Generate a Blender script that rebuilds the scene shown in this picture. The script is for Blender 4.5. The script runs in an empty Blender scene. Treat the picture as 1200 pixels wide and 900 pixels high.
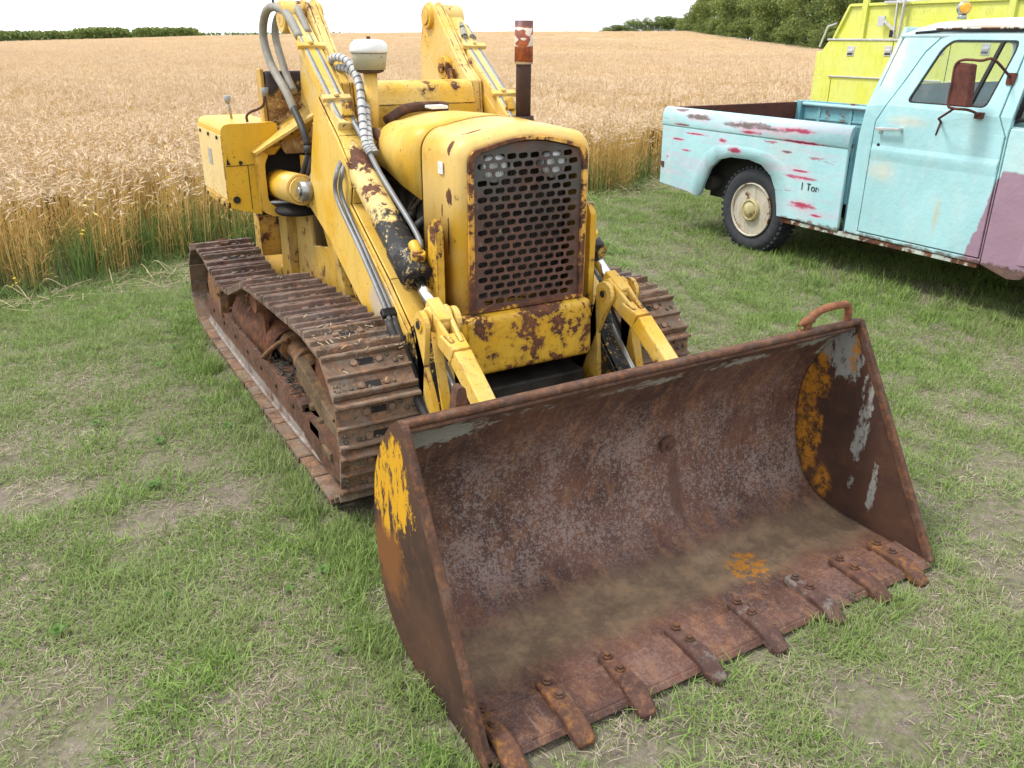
import bpy, bmesh, math, random
import numpy as np
from mathutils import Vector, Matrix, noise as mnoise
from mathutils.geometry import tessellate_polygon
R = math.radians
random.seed(7); rng = np.random.default_rng(7)
scene = bpy.context.scene
COL = scene.collection

# ------------------------------------------------------------------ camera
CAM = np.array([-1.6693, -1.4216, 1.7505])
YAW, PITCH, ROLL, FPX = -.5289, .3940, .0067, 975.6
cf = np.array([-math.sin(YAW)*math.cos(PITCH), math.cos(YAW)*math.cos(PITCH), -math.sin(PITCH)])
r0 = np.array([math.cos(YAW), math.sin(YAW), 0.]); u0 = np.cross(r0, cf)
cr = math.cos(ROLL)*r0+math.sin(ROLL)*u0; cu = -math.sin(ROLL)*r0+math.cos(ROLL)*u0
cd = bpy.data.cameras.new('camera'); cam = bpy.data.objects.new('camera', cd); COL.objects.link(cam)
cd.sensor_width = 36; cd.lens = FPX/1200*36; cd.clip_start = .05; cd.clip_end = 6000
cam.matrix_world = Matrix([[cr[0], cu[0], -cf[0], CAM[0]], [cr[1], cu[1], -cf[1], CAM[1]], [cr[2], cu[2], -cf[2], CAM[2]], [0, 0, 0, 1]])
scene.camera = cam

def at(x, y, ax, val):
    """survey helper: the world point on the plane axis=val that a sight line of the survey photo hits"""
    d = cf+(x-600)/FPX*cr-(y-450)/FPX*cu
    return Vector(CAM+(val-CAM[ax])/d[ax]*d)

# ------------------------------------------------------------------ mesh builder
class MB:
    def __init__(s): s.v = []; s.f = []; s.m = []; s.s = []
    def add(s, verts, faces, mi=0, smooth=False):
        b = len(s.v); s.v += [tuple(v) for v in verts]
        for f in faces:
            s.f.append([b+i for i in f]); s.m.append(mi); s.s.append(smooth)
    def bx(s, x0, x1, y0, y1, z0, z1, mi=0):
        v = [(x, y, z) for z in (z0, z1) for y in (y0, y1) for x in (x0, x1)]
        s.add(v, [(0, 2, 3, 1), (4, 5, 7, 6), (0, 1, 5, 4), (2, 6, 7, 3), (0, 4, 6, 2), (1, 3, 7, 5)], mi)
    def obx(s, c, size, M=None, mi=0):
        c = Vector(c); M = M or Matrix.Identity(3); h = [a/2 for a in size]
        v = [c+M@Vector((x*h[0], y*h[1], z*h[2])) for z in (-1, 1) for y in (-1, 1) for x in (-1, 1)]
        s.add(v, [(0, 2, 3, 1), (4, 5, 7, 6), (0, 1, 5, 4), (2, 6, 7, 3), (0, 4, 6, 2), (1, 3, 7, 5)], mi)
    def beam(s, p, q, w, h, up=(0, 0, 1), mi=0, w2=None, h2=None):
        p, q = Vector(p), Vector(q); d = (q-p).normalized(); sx = d.cross(Vector(up)).normalized(); uz = sx.cross(d)
        w2 = w2 or w; h2 = h2 or h; v = []
        for c, a, b in ((p, w, h), (q, w2, h2)):
            for i, j in ((-1, -1), (1, -1), (1, 1), (-1, 1)): v.append(c+sx*i*a/2+uz*j*b/2)
        s.add(v, [(3, 2, 1, 0), (4, 5, 6, 7), (0, 1, 5, 4), (1, 2, 6, 5), (2, 3, 7, 6), (3, 0, 4, 7)], mi)
    def prism(s, poly, x0, x1, mi=0, ax=0):
        """polygon in the plane normal to ax, extruded between x0 and x1"""
        n = len(poly)
        def P(a, b, c): return (c, a, b) if ax == 0 else ((a, c, b) if ax == 1 else (a, b, c))
        v = [P(a, b, x0) for a, b in poly]+[P(a, b, x1) for a, b in poly]
        tri = tessellate_polygon([[Vector((a, b, 0)) for a, b in poly]])
        F = [tuple(t) for t in tri]+[tuple(n+i for i in reversed(t)) for t in tri]
        F += [(i, (i+1) % n, n+(i+1) % n, n+i) for i in range(n)]
        s.add(v, F, mi)
    def holed(s, outer, holes, fn, t, mi=0):
        """flat panel with holes; fn(a,b,d) maps panel coordinates and depth to world"""
        loops = [outer]+holes
        tri = tessellate_polygon([[Vector((a, b, 0)) for a, b in l] for l in loops])
        pts = [p for l in loops for p in l]; n = len(pts)
        v = [fn(a, b, 0) for a, b in pts]+[fn(a, b, t) for a, b in pts]
        F = [tuple(q) for q in tri]+[tuple(n+i for i in reversed(q)) for q in tri]
        k = 0
        for l in loops:
            m = len(l)
            F += [(k+i, k+(i+1) % m, n+k+(i+1) % m, n+k+i) for i in range(m)]; k += m
        s.add(v, F, mi)
    def tube(s, pts, r, n=10, mi=0, caps=True, alt=None, smooth=True):
        pts = [Vector(p) for p in pts]; k = len(pts)
        rs = r if isinstance(r, (list, tuple)) else [r]*k
        v = []; prev = None
        for i, p in enumerate(pts):
            d = (pts[min(i+1, k-1)]-pts[max(i-1, 0)]).normalized()
            if prev is None:
                a = Vector((0, 0, 1)) if abs(d.z) < .9 else Vector((1, 0, 0)); prev = d.cross(a).normalized()
            sx = (prev-d*prev.dot(d)).normalized(); prev = sx; sy = d.cross(sx)
            for j in range(n):
                t = 2*math.pi*j/n; v.append(p+(sx*math.cos(t)+sy*math.sin(t))*rs[i])
        b = len(s.v); s.v += [tuple(x) for x in v]
        for i in range(k-1):
            m = mi if alt is None else (alt if i % 4 == 0 else mi)
            for j in range(n):
                s.f.append([b+i*n+j, b+i*n+(j+1) % n, b+(i+1)*n+(j+1) % n, b+(i+1)*n+j]); s.m.append(m); s.s.append(smooth)
        if caps:
            s.f.append([b+j for j in reversed(range(n))]); s.m.append(mi); s.s.append(False)
            s.f.append([b+(k-1)*n+j for j in range(n)]); s.m.append(mi); s.s.append(False)
    def cyl(s, p, q, r, n=16, r2=None, mi=0): s.tube([p, q], [r, r2 if r2 is not None else r], n, mi)
    def lathe(s, prof, o, axis=(0, 0, 1), n=24, mi=0):
        o = Vector(o); ax = Vector(axis).normalized(); a = Vector((1, 0, 0)) if abs(ax.x) < .9 else Vector((0, 0, 1))
        sx = ax.cross(a).normalized(); sy = ax.cross(sx); b = len(s.v)
        for r, h in prof:
            for j in range(n):
                t = 2*math.pi*j/n; s.v.append(tuple(o+ax*h+(sx*math.cos(t)+sy*math.sin(t))*r))
        for i in range(len(prof)-1):
            for j in range(n):
                s.f.append([b+i*n+j, b+i*n+(j+1) % n, b+(i+1)*n+(j+1) % n, b+(i+1)*n+j]); s.m.append(mi); s.s.append(True)
        s.f.append([b+j for j in reversed(range(n))]); s.m.append(mi); s.s.append(False)
        s.f.append([b+(len(prof)-1)*n+j for j in range(n)]); s.m.append(mi); s.s.append(False)
    def loft(s, secs, mi=0, closed=True, caps=True, smooth=True):
        n = len(secs[0]); b = len(s.v)
        for sec in secs: s.v += [tuple(p) for p in sec]
        for i in range(len(secs)-1):
            for j in range(n if closed else n-1):
                s.f.append([b+i*n+j, b+i*n+(j+1) % n, b+(i+1)*n+(j+1) % n, b+(i+1)*n+j]); s.m.append(mi); s.s.append(smooth)
        if caps and closed:
            s.f.append([b+j for j in reversed(range(n))]); s.m.append(mi); s.s.append(False)
            s.f.append([b+(len(secs)-1)*n+j for j in range(n)]); s.m.append(mi); s.s.append(False)
    def build(s, name, mats, parent=None, bevel=0, label=None, solid=0, seg=2):
        top = parent
        while top is not None and top.parent is not None: top = top.parent
        off = np.array(top.location) if top is not None else np.zeros(3)
        me = bpy.data.meshes.new(name)
        me.from_pydata([tuple(np.array(v)-off) for v in s.v], [], s.f)
        mats = mats if isinstance(mats, (list, tuple)) else [mats]
        for m in mats: me.materials.append(m)
        me.polygons.foreach_set('material_index', s.m); me.polygons.foreach_set('use_smooth', s.s)
        bm = bmesh.new(); bm.from_mesh(me); bmesh.ops.recalc_face_normals(bm, faces=bm.faces); bm.to_mesh(me); bm.free()
        o = bpy.data.objects.new(name, me); COL.objects.link(o)
        if parent is not None: o.parent = parent
        if solid:
            md = o.modifiers.new('solid', 'SOLIDIFY'); md.thickness = solid; md.offset = -1
        if bevel:
            md = o.modifiers.new('bevel', 'BEVEL'); md.width = bevel; md.segments = seg; md.limit_method = 'ANGLE'; md.angle_limit = R(40)
        if label: o['label'] = label
        return o

def empty(name, loc, label, cat, group=None):
    o = bpy.data.objects.new(name, None); COL.objects.link(o); o.location = loc; o.empty_display_size = .3
    o['label'] = label; o['category'] = cat
    if group: o['group'] = group
    return o
def cat_path(pts, sub=6):
    """Catmull-Rom through the points"""
    P = [Vector(p) for p in pts]; P = [P[0]*2-P[1]]+P+[P[-1]*2-P[-2]]; out = []
    for i in range(1, len(P)-2):
        for k in range(sub):
            t = k/sub; a, b, c, d = P[i-1], P[i], P[i+1], P[i+2]
            out.append(.5*((2*b)+(c-a)*t+(2*a-5*b+4*c-d)*t*t+(3*b-a-3*c+d)*t**3))
    out.append(P[-2]); return out
def resample(pts, n, closed=False):
    P = [np.array(p, float) for p in pts]
    if closed: P = P+[P[0]]
    L = [0]
    for a, b in zip(P, P[1:]): L.append(L[-1]+np.linalg.norm(b-a))
    out = []
    for i in range(n):
        t = L[-1]*i/(n if closed else n-1)
        k = min(max(np.searchsorted(L, t, 'right')-1, 0), len(P)-2)
        f = (t-L[k])/max(L[k+1]-L[k], 1e-9); out.append(P[k]*(1-f)+P[k+1]*f)
    return out
def rounded(poly, r, seg=4):
    """round the corners of a 2-D polygon"""
    out = []; n = len(poly)
    for i in range(n):
        p = Vector(poly[i]); a = Vector(poly[i-1])-p; b = Vector(poly[(i+1) % n])-p
        rr = r[i] if isinstance(r, (list, tuple)) else r
        if rr <= 0: out.append(tuple(p)); continue
        k = min(rr, a.length*.49, b.length*.49); A = p+a.normalized()*k; B = p+b.normalized()*k
        for j in range(seg+1):
            t = j/seg; q = A*(1-t)**2+p*2*t*(1-t)+B*t*t; out.append((q.x, q.y))
    return out

# ------------------------------------------------------------------ node helper
class NT:
    def __init__(s, name):
        s.mat = bpy.data.materials.new(name); s.mat.use_nodes = True; s.t = s.mat.node_tree; s.t.nodes.clear()
        s.out = s.n('ShaderNodeOutputMaterial'); s.bsdf = s.n('ShaderNodeBsdfPrincipled'); s.l(s.bsdf.outputs[0], s.out.inputs[0])
        s.bsdf.inputs['Specular IOR Level'].default_value = .35
    def n(s, t, **k):
        nd = s.t.nodes.new(t)
        for a, b in k.items(): setattr(nd, a, b)
        return nd
    def l(s, a, b): s.t.links.new(a, b)
    def put(s, sock, v):
        if hasattr(v, 'is_linked') or isinstance(v, bpy.types.NodeSocket): s.l(v, sock)
        else:
            if isinstance(v, tuple) and len(v) == 3 and sock.type == 'RGBA': v = (*v, 1)
            sock.default_value = v
    def obj(s): return s.n('ShaderNodeTexCoord').outputs['Object']
    def pos(s): return s.n('ShaderNodeNewGeometry').outputs['Position']
    def rnd(s): return s.n('ShaderNodeObjectInfo').outputs['Random']
    def noise(s, scale, vec=None, detail=6, rough=.6, dist=0, col=False):
        nd = s.n('ShaderNodeTexNoise'); nd.inputs['Scale'].default_value = scale; nd.inputs['Detail'].default_value = detail
        nd.inputs['Roughness'].default_value = rough; nd.inputs['Distortion'].default_value = dist
        if vec is not None: s.l(vec, nd.inputs['Vector'])
        return nd.outputs['Color' if col else 'Fac']
    def voro(s, scale, vec=None, feat='F1', out='Distance'):
        nd = s.n('ShaderNodeTexVoronoi', feature=feat); nd.inputs['Scale'].default_value = scale
        if vec is not None: s.l(vec, nd.inputs['Vector'])
        return nd.outputs[out]
    def ramp(s, f, a, b):
        nd = s.n('ShaderNodeMapRange', interpolation_type='SMOOTHSTEP'); s.put(nd.inputs[0], f)
        nd.inputs[1].default_value = a; nd.inputs[2].default_value = b; return nd.outputs[0]
    def mix(s, f, a, b, mode='MIX'):
        nd = s.n('ShaderNodeMix', data_type='RGBA', blend_type=mode); s.put(nd.inputs[0], f); s.put(nd.inputs[6], a); s.put(nd.inputs[7], b)
        return nd.outputs[2]
    def m(s, op, a, b=0., c=None, clamp=False):
        nd = s.n('ShaderNodeMath', operation=op, use_clamp=clamp); s.put(nd.inputs[0], a); s.put(nd.inputs[1], b)
        if c is not None: s.put(nd.inputs[2], c)
        return nd.outputs[0]
    def scale(s, vec, sc):
        nd = s.n('ShaderNodeMapping'); s.l(vec, nd.inputs[0]); nd.inputs['Scale'].default_value = sc; return nd.outputs[0]
    def sep(s, vec):
        nd = s.n('ShaderNodeSeparateXYZ'); s.l(vec, nd.inputs[0]); return nd.outputs
    def blob(s, vec, c, r, amp=.35, nscale=6, lo=.8, hi=1.0):
        """mask of an irregular patch: 1 inside, 0 outside"""
        nd = s.n('ShaderNodeMapping', vector_type='TEXTURE'); s.l(vec, nd.inputs[0]); nd.inputs['Location'].default_value = c; nd.inputs['Scale'].default_value = r
        ln = s.n('ShaderNodeVectorMath', operation='LENGTH'); s.l(nd.outputs[0], ln.inputs[0])
        w = s.m('MULTIPLY_ADD', s.noise(nscale*1.6, vec, 10, .72), amp*4.4, -amp*2.2)
        return s.m('SUBTRACT', 1., s.ramp(s.m('ADD', ln.outputs['Value'], w), lo, hi))
    def bump(s, h, strength=.3, dist=.01, nrm=None):
        nd = s.n('ShaderNodeBump'); nd.inputs['Strength'].default_value = strength; nd.inputs['Distance'].default_value = dist
        s.put(nd.inputs['Height'], h)
        if nrm is not None: s.l(nrm, nd.inputs['Normal'])
        return nd.outputs[0]
    def edge(s, rad=.008):
        b = s.n('ShaderNodeBevel'); b.samples = 4; b.inputs['Radius'].default_value = rad
        g = s.n('ShaderNodeNewGeometry'); d = s.n('ShaderNodeVectorMath', operation='DOT_PRODUCT')
        s.l(b.outputs[0], d.inputs[0]); s.l(g.outputs['Normal'], d.inputs[1])
        return s.ramp(s.m('SUBTRACT', 1., d.outputs['Value']), .0, .18)
    def done(s, col, rough=.6, nrm=None, metal=0., spec=None):
        s.put(s.bsdf.inputs['Base Color'], col); s.put(s.bsdf.inputs['Roughness'], rough); s.put(s.bsdf.inputs['Metallic'], metal)
        if nrm is not None: s.l(nrm, s.bsdf.inputs['Normal'])
        if spec is not None: s.bsdf.inputs['Specular IOR Level'].default_value = spec
        return s.mat

def rust_col(N, P, dark=(.050, .022, .014), mid=(.115, .045, .024), hot=(.26, .095, .030)):
    a = N.ramp(N.noise(7, P, 8, .7), .35, .65); b = N.ramp(N.noise(34, P, 8, .75), .45, .72)
    return N.mix(N.m('MULTIPLY', b, .75), N.mix(a, dark, mid), hot)

def worn(name, paint, amount=.5, faded=None, dirt=.3, rough=.42, nscale=1., edges=True, rustdark=None, grease=None, pale=(), marks=(), dirtc=(.12, .09, .055)):
    N = NT(name); P = N.obj()
    big = N.noise(2.2*nscale, P, 3); mid = N.noise(9*nscale, P, 12, .68, .3); fine = N.noise(60*nscale, P, 6, .7)
    f = N.m('ADD', N.m('ADD', N.m('MULTIPLY', big, .28), N.m('MULTIPLY', mid, .42)), N.m('MULTIPLY', N.noise(27*nscale, P, 8, .7), .30))
    if edges: f = N.m('ADD', f, N.m('MULTIPLY', N.m('MULTIPLY', N.edge(), N.ramp(mid, .38, .62)), .24))
    th = .665-.2*amount
    chip = N.ramp(f, th, th+.008)
    faded = faded or tuple(min(1, c*1.15+.05) for c in paint)
    pc = N.mix(N.ramp(N.noise(3.1*nscale, P, 6, .6), .33, .60), paint, faded)
    dm = N.m('MULTIPLY', N.ramp(N.noise(14*nscale, N.scale(P, (1, 1, .35)), 8, .7), .45, .8), dirt)
    pc = N.mix(dm, pc, dirtc)
    sk = N.ramp(N.noise(26, N.scale(P, (1, 1, .12)), 8, .75), .52, .68); pc = N.mix(N.m('MULTIPLY', sk, .28), pc, (.30, .20, .07))
    gr_ = N.ramp(N.noise(75*nscale, P, 5, .8), .55, .75); pc = N.mix(N.m('MULTIPLY', gr_, .16), pc, (.20, .13, .05))
    # small brown flecks and run-off stains around the chips
    fl = N.ramp(N.m('ADD', fine, N.m('MULTIPLY', big, .3)), .77, .81)
    stain = N.m('MULTIPLY', N.ramp(f, th-.05, th), .35)
    pc = N.mix(stain, pc, (.22, .09, .02))
    pc = N.mix(N.m('MULTIPLY', fl, .8), pc, (.07, .03, .02))
    rc = rust_col(N, P) if rustdark is None else rust_col(N, P, *rustdark)
    for c, r in pale: pc = N.mix(N.m('MULTIPLY', N.blob(P, c, r, .25, 6, .5, 1.), .75), pc, (.42, .38, .34))
    for c, r in marks: chip = N.m('MAXIMUM', chip, N.blob(P, c, r, .5, 22, .7, .9))
    col = N.mix(chip, pc, rc); rg = N.m('MULTIPLY_ADD', chip, .85-rough, rough)
    if grease:
        g = None
        for c, r in grease:
            b = N.blob(P, c, r, .5, 9); g = b if g is None else N.m('MAXIMUM', g, b)
        gk = N.m('MULTIPLY', g, N.ramp(N.noise(34, P, 8, .8), .40, .43))
        col = N.mix(gk, col, (.016, .015, .016)); rg = N.m('MULTIPLY_ADD', gk, -.05, rg)
    h = N.m('ADD', N.m('MULTIPLY', chip, -.6), N.m('MULTIPLY', N.noise(120, P, 4), .15))
    return N.done(col, rg, N.bump(h, .35, .004))

def plain(name, c, rough=.5, metal=0., var=.25, nscale=12, bump=.2, spec=None):
    N = NT(name); P = N.obj(); f = N.ramp(N.noise(nscale, P, 8, .7), .3, .7)
    col = N.mix(f, tuple(x*(1-var) for x in c), tuple(min(1, x*(1+var)) for x in c))
    return N.done(col, N.m('MULTIPLY_ADD', f, .15, rough-.07), N.bump(N.noise(nscale*8, P, 5), bump, .003), metal, spec)

def rusty(name, dark=(.050, .022, .014), mid=(.115, .045, .024), hot=(.26, .095, .030), grey=.0, mud=.0, scale=1., bump=.5, rnd=False, rg=.8):
    N = NT(name); P0 = N.obj(); P = N.scale(P0, (scale,)*3)
    if rnd:
        vm = N.n('ShaderNodeVectorMath', operation='ADD'); N.l(P, vm.inputs[0])
        cx = N.n('ShaderNodeCombineXYZ'); N.l(N.m('MULTIPLY', N.rnd(), 37.), cx.inputs[0]); N.l(cx.outputs[0], vm.inputs[1]); P = vm.outputs[0]
    c = rust_col(N, P, dark, mid, hot)
    if grey: c = N.mix(N.m('MULTIPLY', N.ramp(N.noise(11, P, 10, .75), .5, .62), grey), c, (.23, .21, .19))
    if mud: c = N.mix(N.m('MULTIPLY', N.ramp(N.noise(5, P, 9, .7), .42, .6), mud), c, (.20, .155, .11))
    h = N.m('ADD', N.noise(45, P, 8, .8), N.m('MULTIPLY', N.noise(160, P, 3), .4))
    return N.done(c, rg, N.bump(h, bump, .004), 0, .25 if rg > .7 else .5)

YEL = (.60, .335, .02); YFA = (.66, .45, .13)
M = {}
M['yellow'] = worn('yellow_paint', YEL, .42, YFA, .18)
M['yellow_clean'] = worn('faded_yellow_paint', (.64, .385, .04), .34, (.68, .49, .18), .25)
M['yellow_box'] = worn('side_box_yellow_paint', (.60, .34, .012), .18, (.62, .37, .03), .15)
M['yellow_rust'] = worn('badly_chipped_yellow_paint', (.58, .32, .02), .70, (.62, .38, .04), .3)
M['yellow_dirty'] = worn('dirty_yellow_paint', (.50, .29, .03), .55, (.48, .32, .09), .75, dirtc=(.10, .075, .05))
M['rust'] = rusty('brown_rust')
M['rust_plate'] = rusty('flat_brown_rust', (.055, .028, .020), (.10, .050, .032), (.22, .09, .035), grey=.12)
M['track'] = rusty('track_rust', (.075, .048, .036), (.20, .115, .075), (.44, .21, .085), grey=.6, mud=.6, rnd=True)
M['track_top'] = rusty('polished_track_rust', (.055, .031, .026), (.14, .078, .060), (.26, .13, .075), grey=.45, mud=.25, rnd=True, rg=.5)
M['mud'] = rusty('dried_mud', (.09, .07, .05), (.16, .12, .085), (.24, .19, .13))
M['black_gap'] = plain('black_gap_shade', (.018, .016, .015), .8)  # near-black for seams and fittings; paints in the shade of slots and openings
M['grease'] = plain('black_grease', (.014, .013, .013), .35)
M['steel'] = plain('bare_steel', (.34, .34, .33), .35, .8, .2)
M['chrome'] = plain('cylinder_chrome', (.62, .62, .62), .16, 1., .08, 30, .02)
M['hose'] = plain('weathered_rubber_hose', (.25, .235, .20), .6)
M['hose_dark'] = plain('dark_rubber', (.03, .028, .027), .55)
M['hose_white'] = plain('pale_plastic_wrap', (.40, .40, .39), .55)
M['olive'] = worn('pale_olive_enamel', (.34, .32, .22), .1, (.38, .36, .26), .1)
M['white'] = plain('white_enamel', (.66, .67, .66), .4, 0, .1)

# bucket steel: inside and outside, wear patches each with their own place
def bucket_inside():
    N = NT('bucket_inner_steel'); P = N.obj()       # object origin at (0,2.2,0)
    base = N.mix(N.ramp(N.noise(2.6, P, 6, .65), .35, .65), (.050, .024, .019), (.12, .055, .038))
    base = N.mix(N.m('MULTIPLY', N.ramp(N.noise(13, N.scale(P, (1.6, 1, .7)), 9, .75), .46, .66), .7), base, (.21, .10, .050))
    z = N.sep(P)[2]; yv = N.sep(P)[1]
    sp = N.m('ADD', N.m('MULTIPLY', N.noise(62, P, 8, .8), .5), N.m('MULTIPLY', N.noise(135, P, 6, .8), .5)); sp2 = N.noise(4, P, 5, .6)
    low = N.m('MULTIPLY', N.ramp(z, .72, .35), N.m('MULTIPLY_ADD', N.ramp(z, .03, .14), .8, .2))
    fleck = N.m('MULTIPLY', N.ramp(N.m('ADD', sp, N.m('MULTIPLY', sp2, .30)), .645, .70), N.m('MULTIPLY_ADD', low, .58, .10))
    base = N.mix(fleck, base, (.27, .21, .19))
    flo = N.m('MULTIPLY', N.ramp(N.m('ADD', sp, N.m('MULTIPLY', sp2, -.25)), .44, .52), .6)
    base = N.mix(flo, base, (.20, .095, .045))
    # tan dirt lying along the bend of the floor
    w = N.m('MULTIPLY_ADD', N.noise(4.5, P, 7, .65), .16, -.08)
    yy = N.m('ADD', yv, w)
    band = N.m('MULTIPLY', N.ramp(yy, -2.02, -1.90), N.ramp(yy, -1.68, -1.80)); band = N.m('MULTIPLY', band, N.ramp(z, .10, .03))
    dirt = N.mix(N.ramp(N.noise(10, P, 9, .7), .35, .6), (.26, .175, .105), (.14, .098, .064))
    dirt = N.mix(N.m('MULTIPLY', N.ramp(N.noise(50, P, 5, .7), .5, .7), .5), dirt, (.26, .18, .10))
    base = N.mix(N.m('MULTIPLY', band, .88), base, dirt)
    # bare grey steel streaks below the lip and around the corners
    gut = N.m('MAXIMUM', N.blob(P, (.235, -1.55, .20), (.050, .3, .17), .12, 8, .4, 1.), N.blob(P, (.2, -1.5, .385), (.050, .3, .045), .1, 8, .6, 1.))
    base = N.mix(N.m('MULTIPLY', gut, .8), base, (.085, .042, .028))
    # long scrapes running out over the floor
    scr = N.m('MULTIPLY', N.ramp(N.noise(9, N.scale(P, (6, .5, .5)), 6, .8), .58, .66), .35)
    base = N.mix(scr, base, (.25, .18, .14))
    greys = [((-.78, -1.60, .705), (.22, .2, .075)), ((-.50, -1.60, .705), (.22, .2, .028)), ((.02, -1.55, .70), (.20, .2, .030)), ((.40, -1.56, .705), (.20, .2, .028)), ((.74, -1.6, .735), (.16, .2, .045)), ((.89, -1.70, .66), (.03, .16, .13)), ((-.2, -1.55, .70), (.14, .2, .015))]
    g = None
    for c, r in greys:
        b = N.blob(P, c, r, .55, 14, .75, .95); g = b if g is None else N.m('MAXIMUM', g, b)
    g = N.m('MULTIPLY', g, N.ramp(N.m('ADD', N.m('MULTIPLY', N.noise(30, N.scale(P, (.6, 1, 2)), 8, .8), .6), N.m('MULTIPLY', N.noise(3.5, P, 3), .4)), .455, .50))
    base = N.mix(g, base, N.mix(N.noise(60, P, 4), (.22, .22, .20), (.36, .35, .31)))
    orange = [((-.74, -1.66, .785), (.20, .05, .012)), ((.60, -1.66, .765), (.25, .08, .02)), ((.31, -1.90, .03), (.09, .08, .05)), ((-.82, -1.55, .47), (.06, .2, .05))]
    o = None
    for c, r in orange:
        b = N.blob(P, c, r, .6, 16, .7, 1.); o = b if o is None else N.m('MAXIMUM', o, b)
    o = N.m('MULTIPLY', o, N.ramp(N.noise(38, P, 6, .7), .42, .55))
    base = N.mix(o, base, (.42, .17, .018))
    return N.done(base, .68, N.bump(N.m('ADD', sp, N.m('MULTIPLY', N.noise(12, P, 6), .8)), .35, .004), 0, .3)
M['bucket_in'] = bucket_inside()
def bucket_side():
    N = NT('bucket_side_steel'); P = N.obj()
    base = N.mix(N.ramp(N.noise(3.2, P, 6, .65), .35, .65), (.042, .022, .017), (.080, .038, .024))
    base = N.mix(N.m('MULTIPLY', N.ramp(N.noise(26, P, 8, .75), .52, .7), .45), base, (.15, .065, .03))
    x = N.sep(P)[0]
    left = N.ramp(x, .0, -.1)
    # remains of yellow paint on the outside of the near plate
    yp = N.m('MAXIMUM', N.blob(P, (-.92, -1.64, .53), (.3, .19, .17), .42, 8, .78, .86), N.blob(P, (-.92, -1.70, .66), (.3, .08, .10), .35, 10, .8, .9))
    st = N.ramp(N.noise(14, N.scale(P, (1, 1.8, .6)), 10, .78), .465, .49)
    out = N.ramp(x, -.913, -.916)
    yp = N.m('MULTIPLY', N.m('MULTIPLY', yp, st), out)
    base = N.mix(yp, base, N.mix(N.noise(9, P, 5), (.60, .33, .012), (.52, .25, .01)))
    ob = N.m('MULTIPLY', N.blob(P, (-.92, -1.60, .30), (.3, .16, .16), .5, 9, .5, 1.), N.m('MULTIPLY', out, .7)); base = N.mix(ob, base, (.20, .075, .02))
    # far plate, inner face: bare grey corner, orange crescent along the bend
    inn = N.ramp(x, .80, .85)
    g = N.m('MAXIMUM', N.blob(P, (.9, -1.71, .67), (.3, .10, .12), .4, 9, .8, .9), N.blob(P, (.9, -1.84, .42), (.3, .035, .26), .7, 8, .7, .9))
    g = N.m('MAXIMUM', g, N.blob(P, (.9, -1.93, .18), (.3, .02, .10), .6, 9, .7, .9))
    g = N.m('MULTIPLY', g, N.ramp(N.noise(15, N.scale(P, (1, 1.5, .6)), 10, .8), .42, .50))
    base = N.mix(N.m('MULTIPLY', g, inn), base, N.mix(N.noise(40, P, 5), (.20, .20, .185), (.34, .33, .30)))
    o = N.m('MAXIMUM', N.blob(P, (.9, -1.60, .53), (.3, .075, .16), .5, 9, .6, 1.), N.blob(P, (.9, -1.62, .28), (.3, .06, .16), .5, 9, .6, 1.))
    o = N.m('MAXIMUM', o, N.blob(P, (.9, -1.76, .68), (.3, .025, .10), .5, 12, .7, 1.))
    for cc in ((-1.565, .60), (-1.545, .50), (-1.545, .38), (-1.565, .27), (-1.62, .18), (-1.70, .11)): o = N.m('MAXIMUM', o, N.blob(P, (.9, cc[0], cc[1]), (.3, .055, .085), .35, 12, .3, 1.1))
    o = N.m('MULTIPLY', N.m('MULTIPLY', o, inn), N.ramp(N.noise(20, P, 9, .8), .42, .56))
    base = N.mix(o, base, (.44, .18, .016))
    return N.done(base, .66, N.bump(N.noise(60, P, 8, .75), .3, .003), 0, .3)
M['bucket_side'] = bucket_side()
M['guard'] = rusty('worn_guard_plate', (.09, .045, .03), (.30, .28, .26), (.24, .10, .04), grey=.9)
M['drive'] = rusty('orange_brown_rust', (.085, .045, .028), (.17, .085, .04), (.36, .17, .04), grey=.25)
M['brass'] = rusty('greasy_ochre_casting', (.06, .042, .026), (.145, .095, .05), (.24, .13, .05), mud=.2)
M['soil_black'] = rusty('damp_dark_dirt', (.02, .017, .014), (.05, .042, .034), (.10, .085, .065))
M['shroud'] = worn('shroud_yellow_paint', (.62, .355, .03), .40, (.68, .46, .15), .2, marks=[((-.30, -.80, 1.20), (.1, .028, .04)), ((-.30, -.79, 1.05), (.1, .008, .09)), ((-.30, -.74, 1.14), (.1, .007, .03)), ((-.29, -.80, 1.38), (.1, .02, .03)), ((-.2, -.80, 1.44), (.05, .012, .05))])
M['hood'] = worn('hood_yellow_paint', (.60, .335, .02), .30, (.67, .45, .11), .3)
M['arm'] = worn('lift_arm_yellow_paint', (.62, .35, .022), .32, (.68, .45, .10), .16, grease=[((-.42, -.88, .40), (.6, .36, .30)), ((.42, -.88, .40), (.6, .36, .30))], pale=[((-.48, -.52, .74), (.3, .16, .12))])
M['cylinder'] = worn('cylinder_yellow_paint', (.60, .38, .06), .66, (.64, .48, .18), .3, grease=[((0, -.62, .97), (.8, .27, .24))])
M['frame_rust'] = worn('chipped_frame_paint', (.58, .30, .03), .99, None, .4)
M['rust_dark'] = rusty('dark_brown_rust', (.036, .022, .020), (.058, .034, .028), (.09, .045, .03), bump=.2)
M['steel_blue'] = plain('blue_black_band', (.06, .075, .10), .5)
M['pipe'] = plain('dull_zinc_pipe', (.20, .205, .21), .5, .3, .25, 9)
M['faded_cover'] = worn('sun_bleached_yellow_paint', (.66, .47, .17), .1, (.70, .53, .25), .3)
M['decal'] = plain('scuffed_silver_decal', (.30, .29, .27), .5, 0, .4, 40)
M['plate'] = plain('black_plate', (.015, .02, .03), .35)
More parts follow.
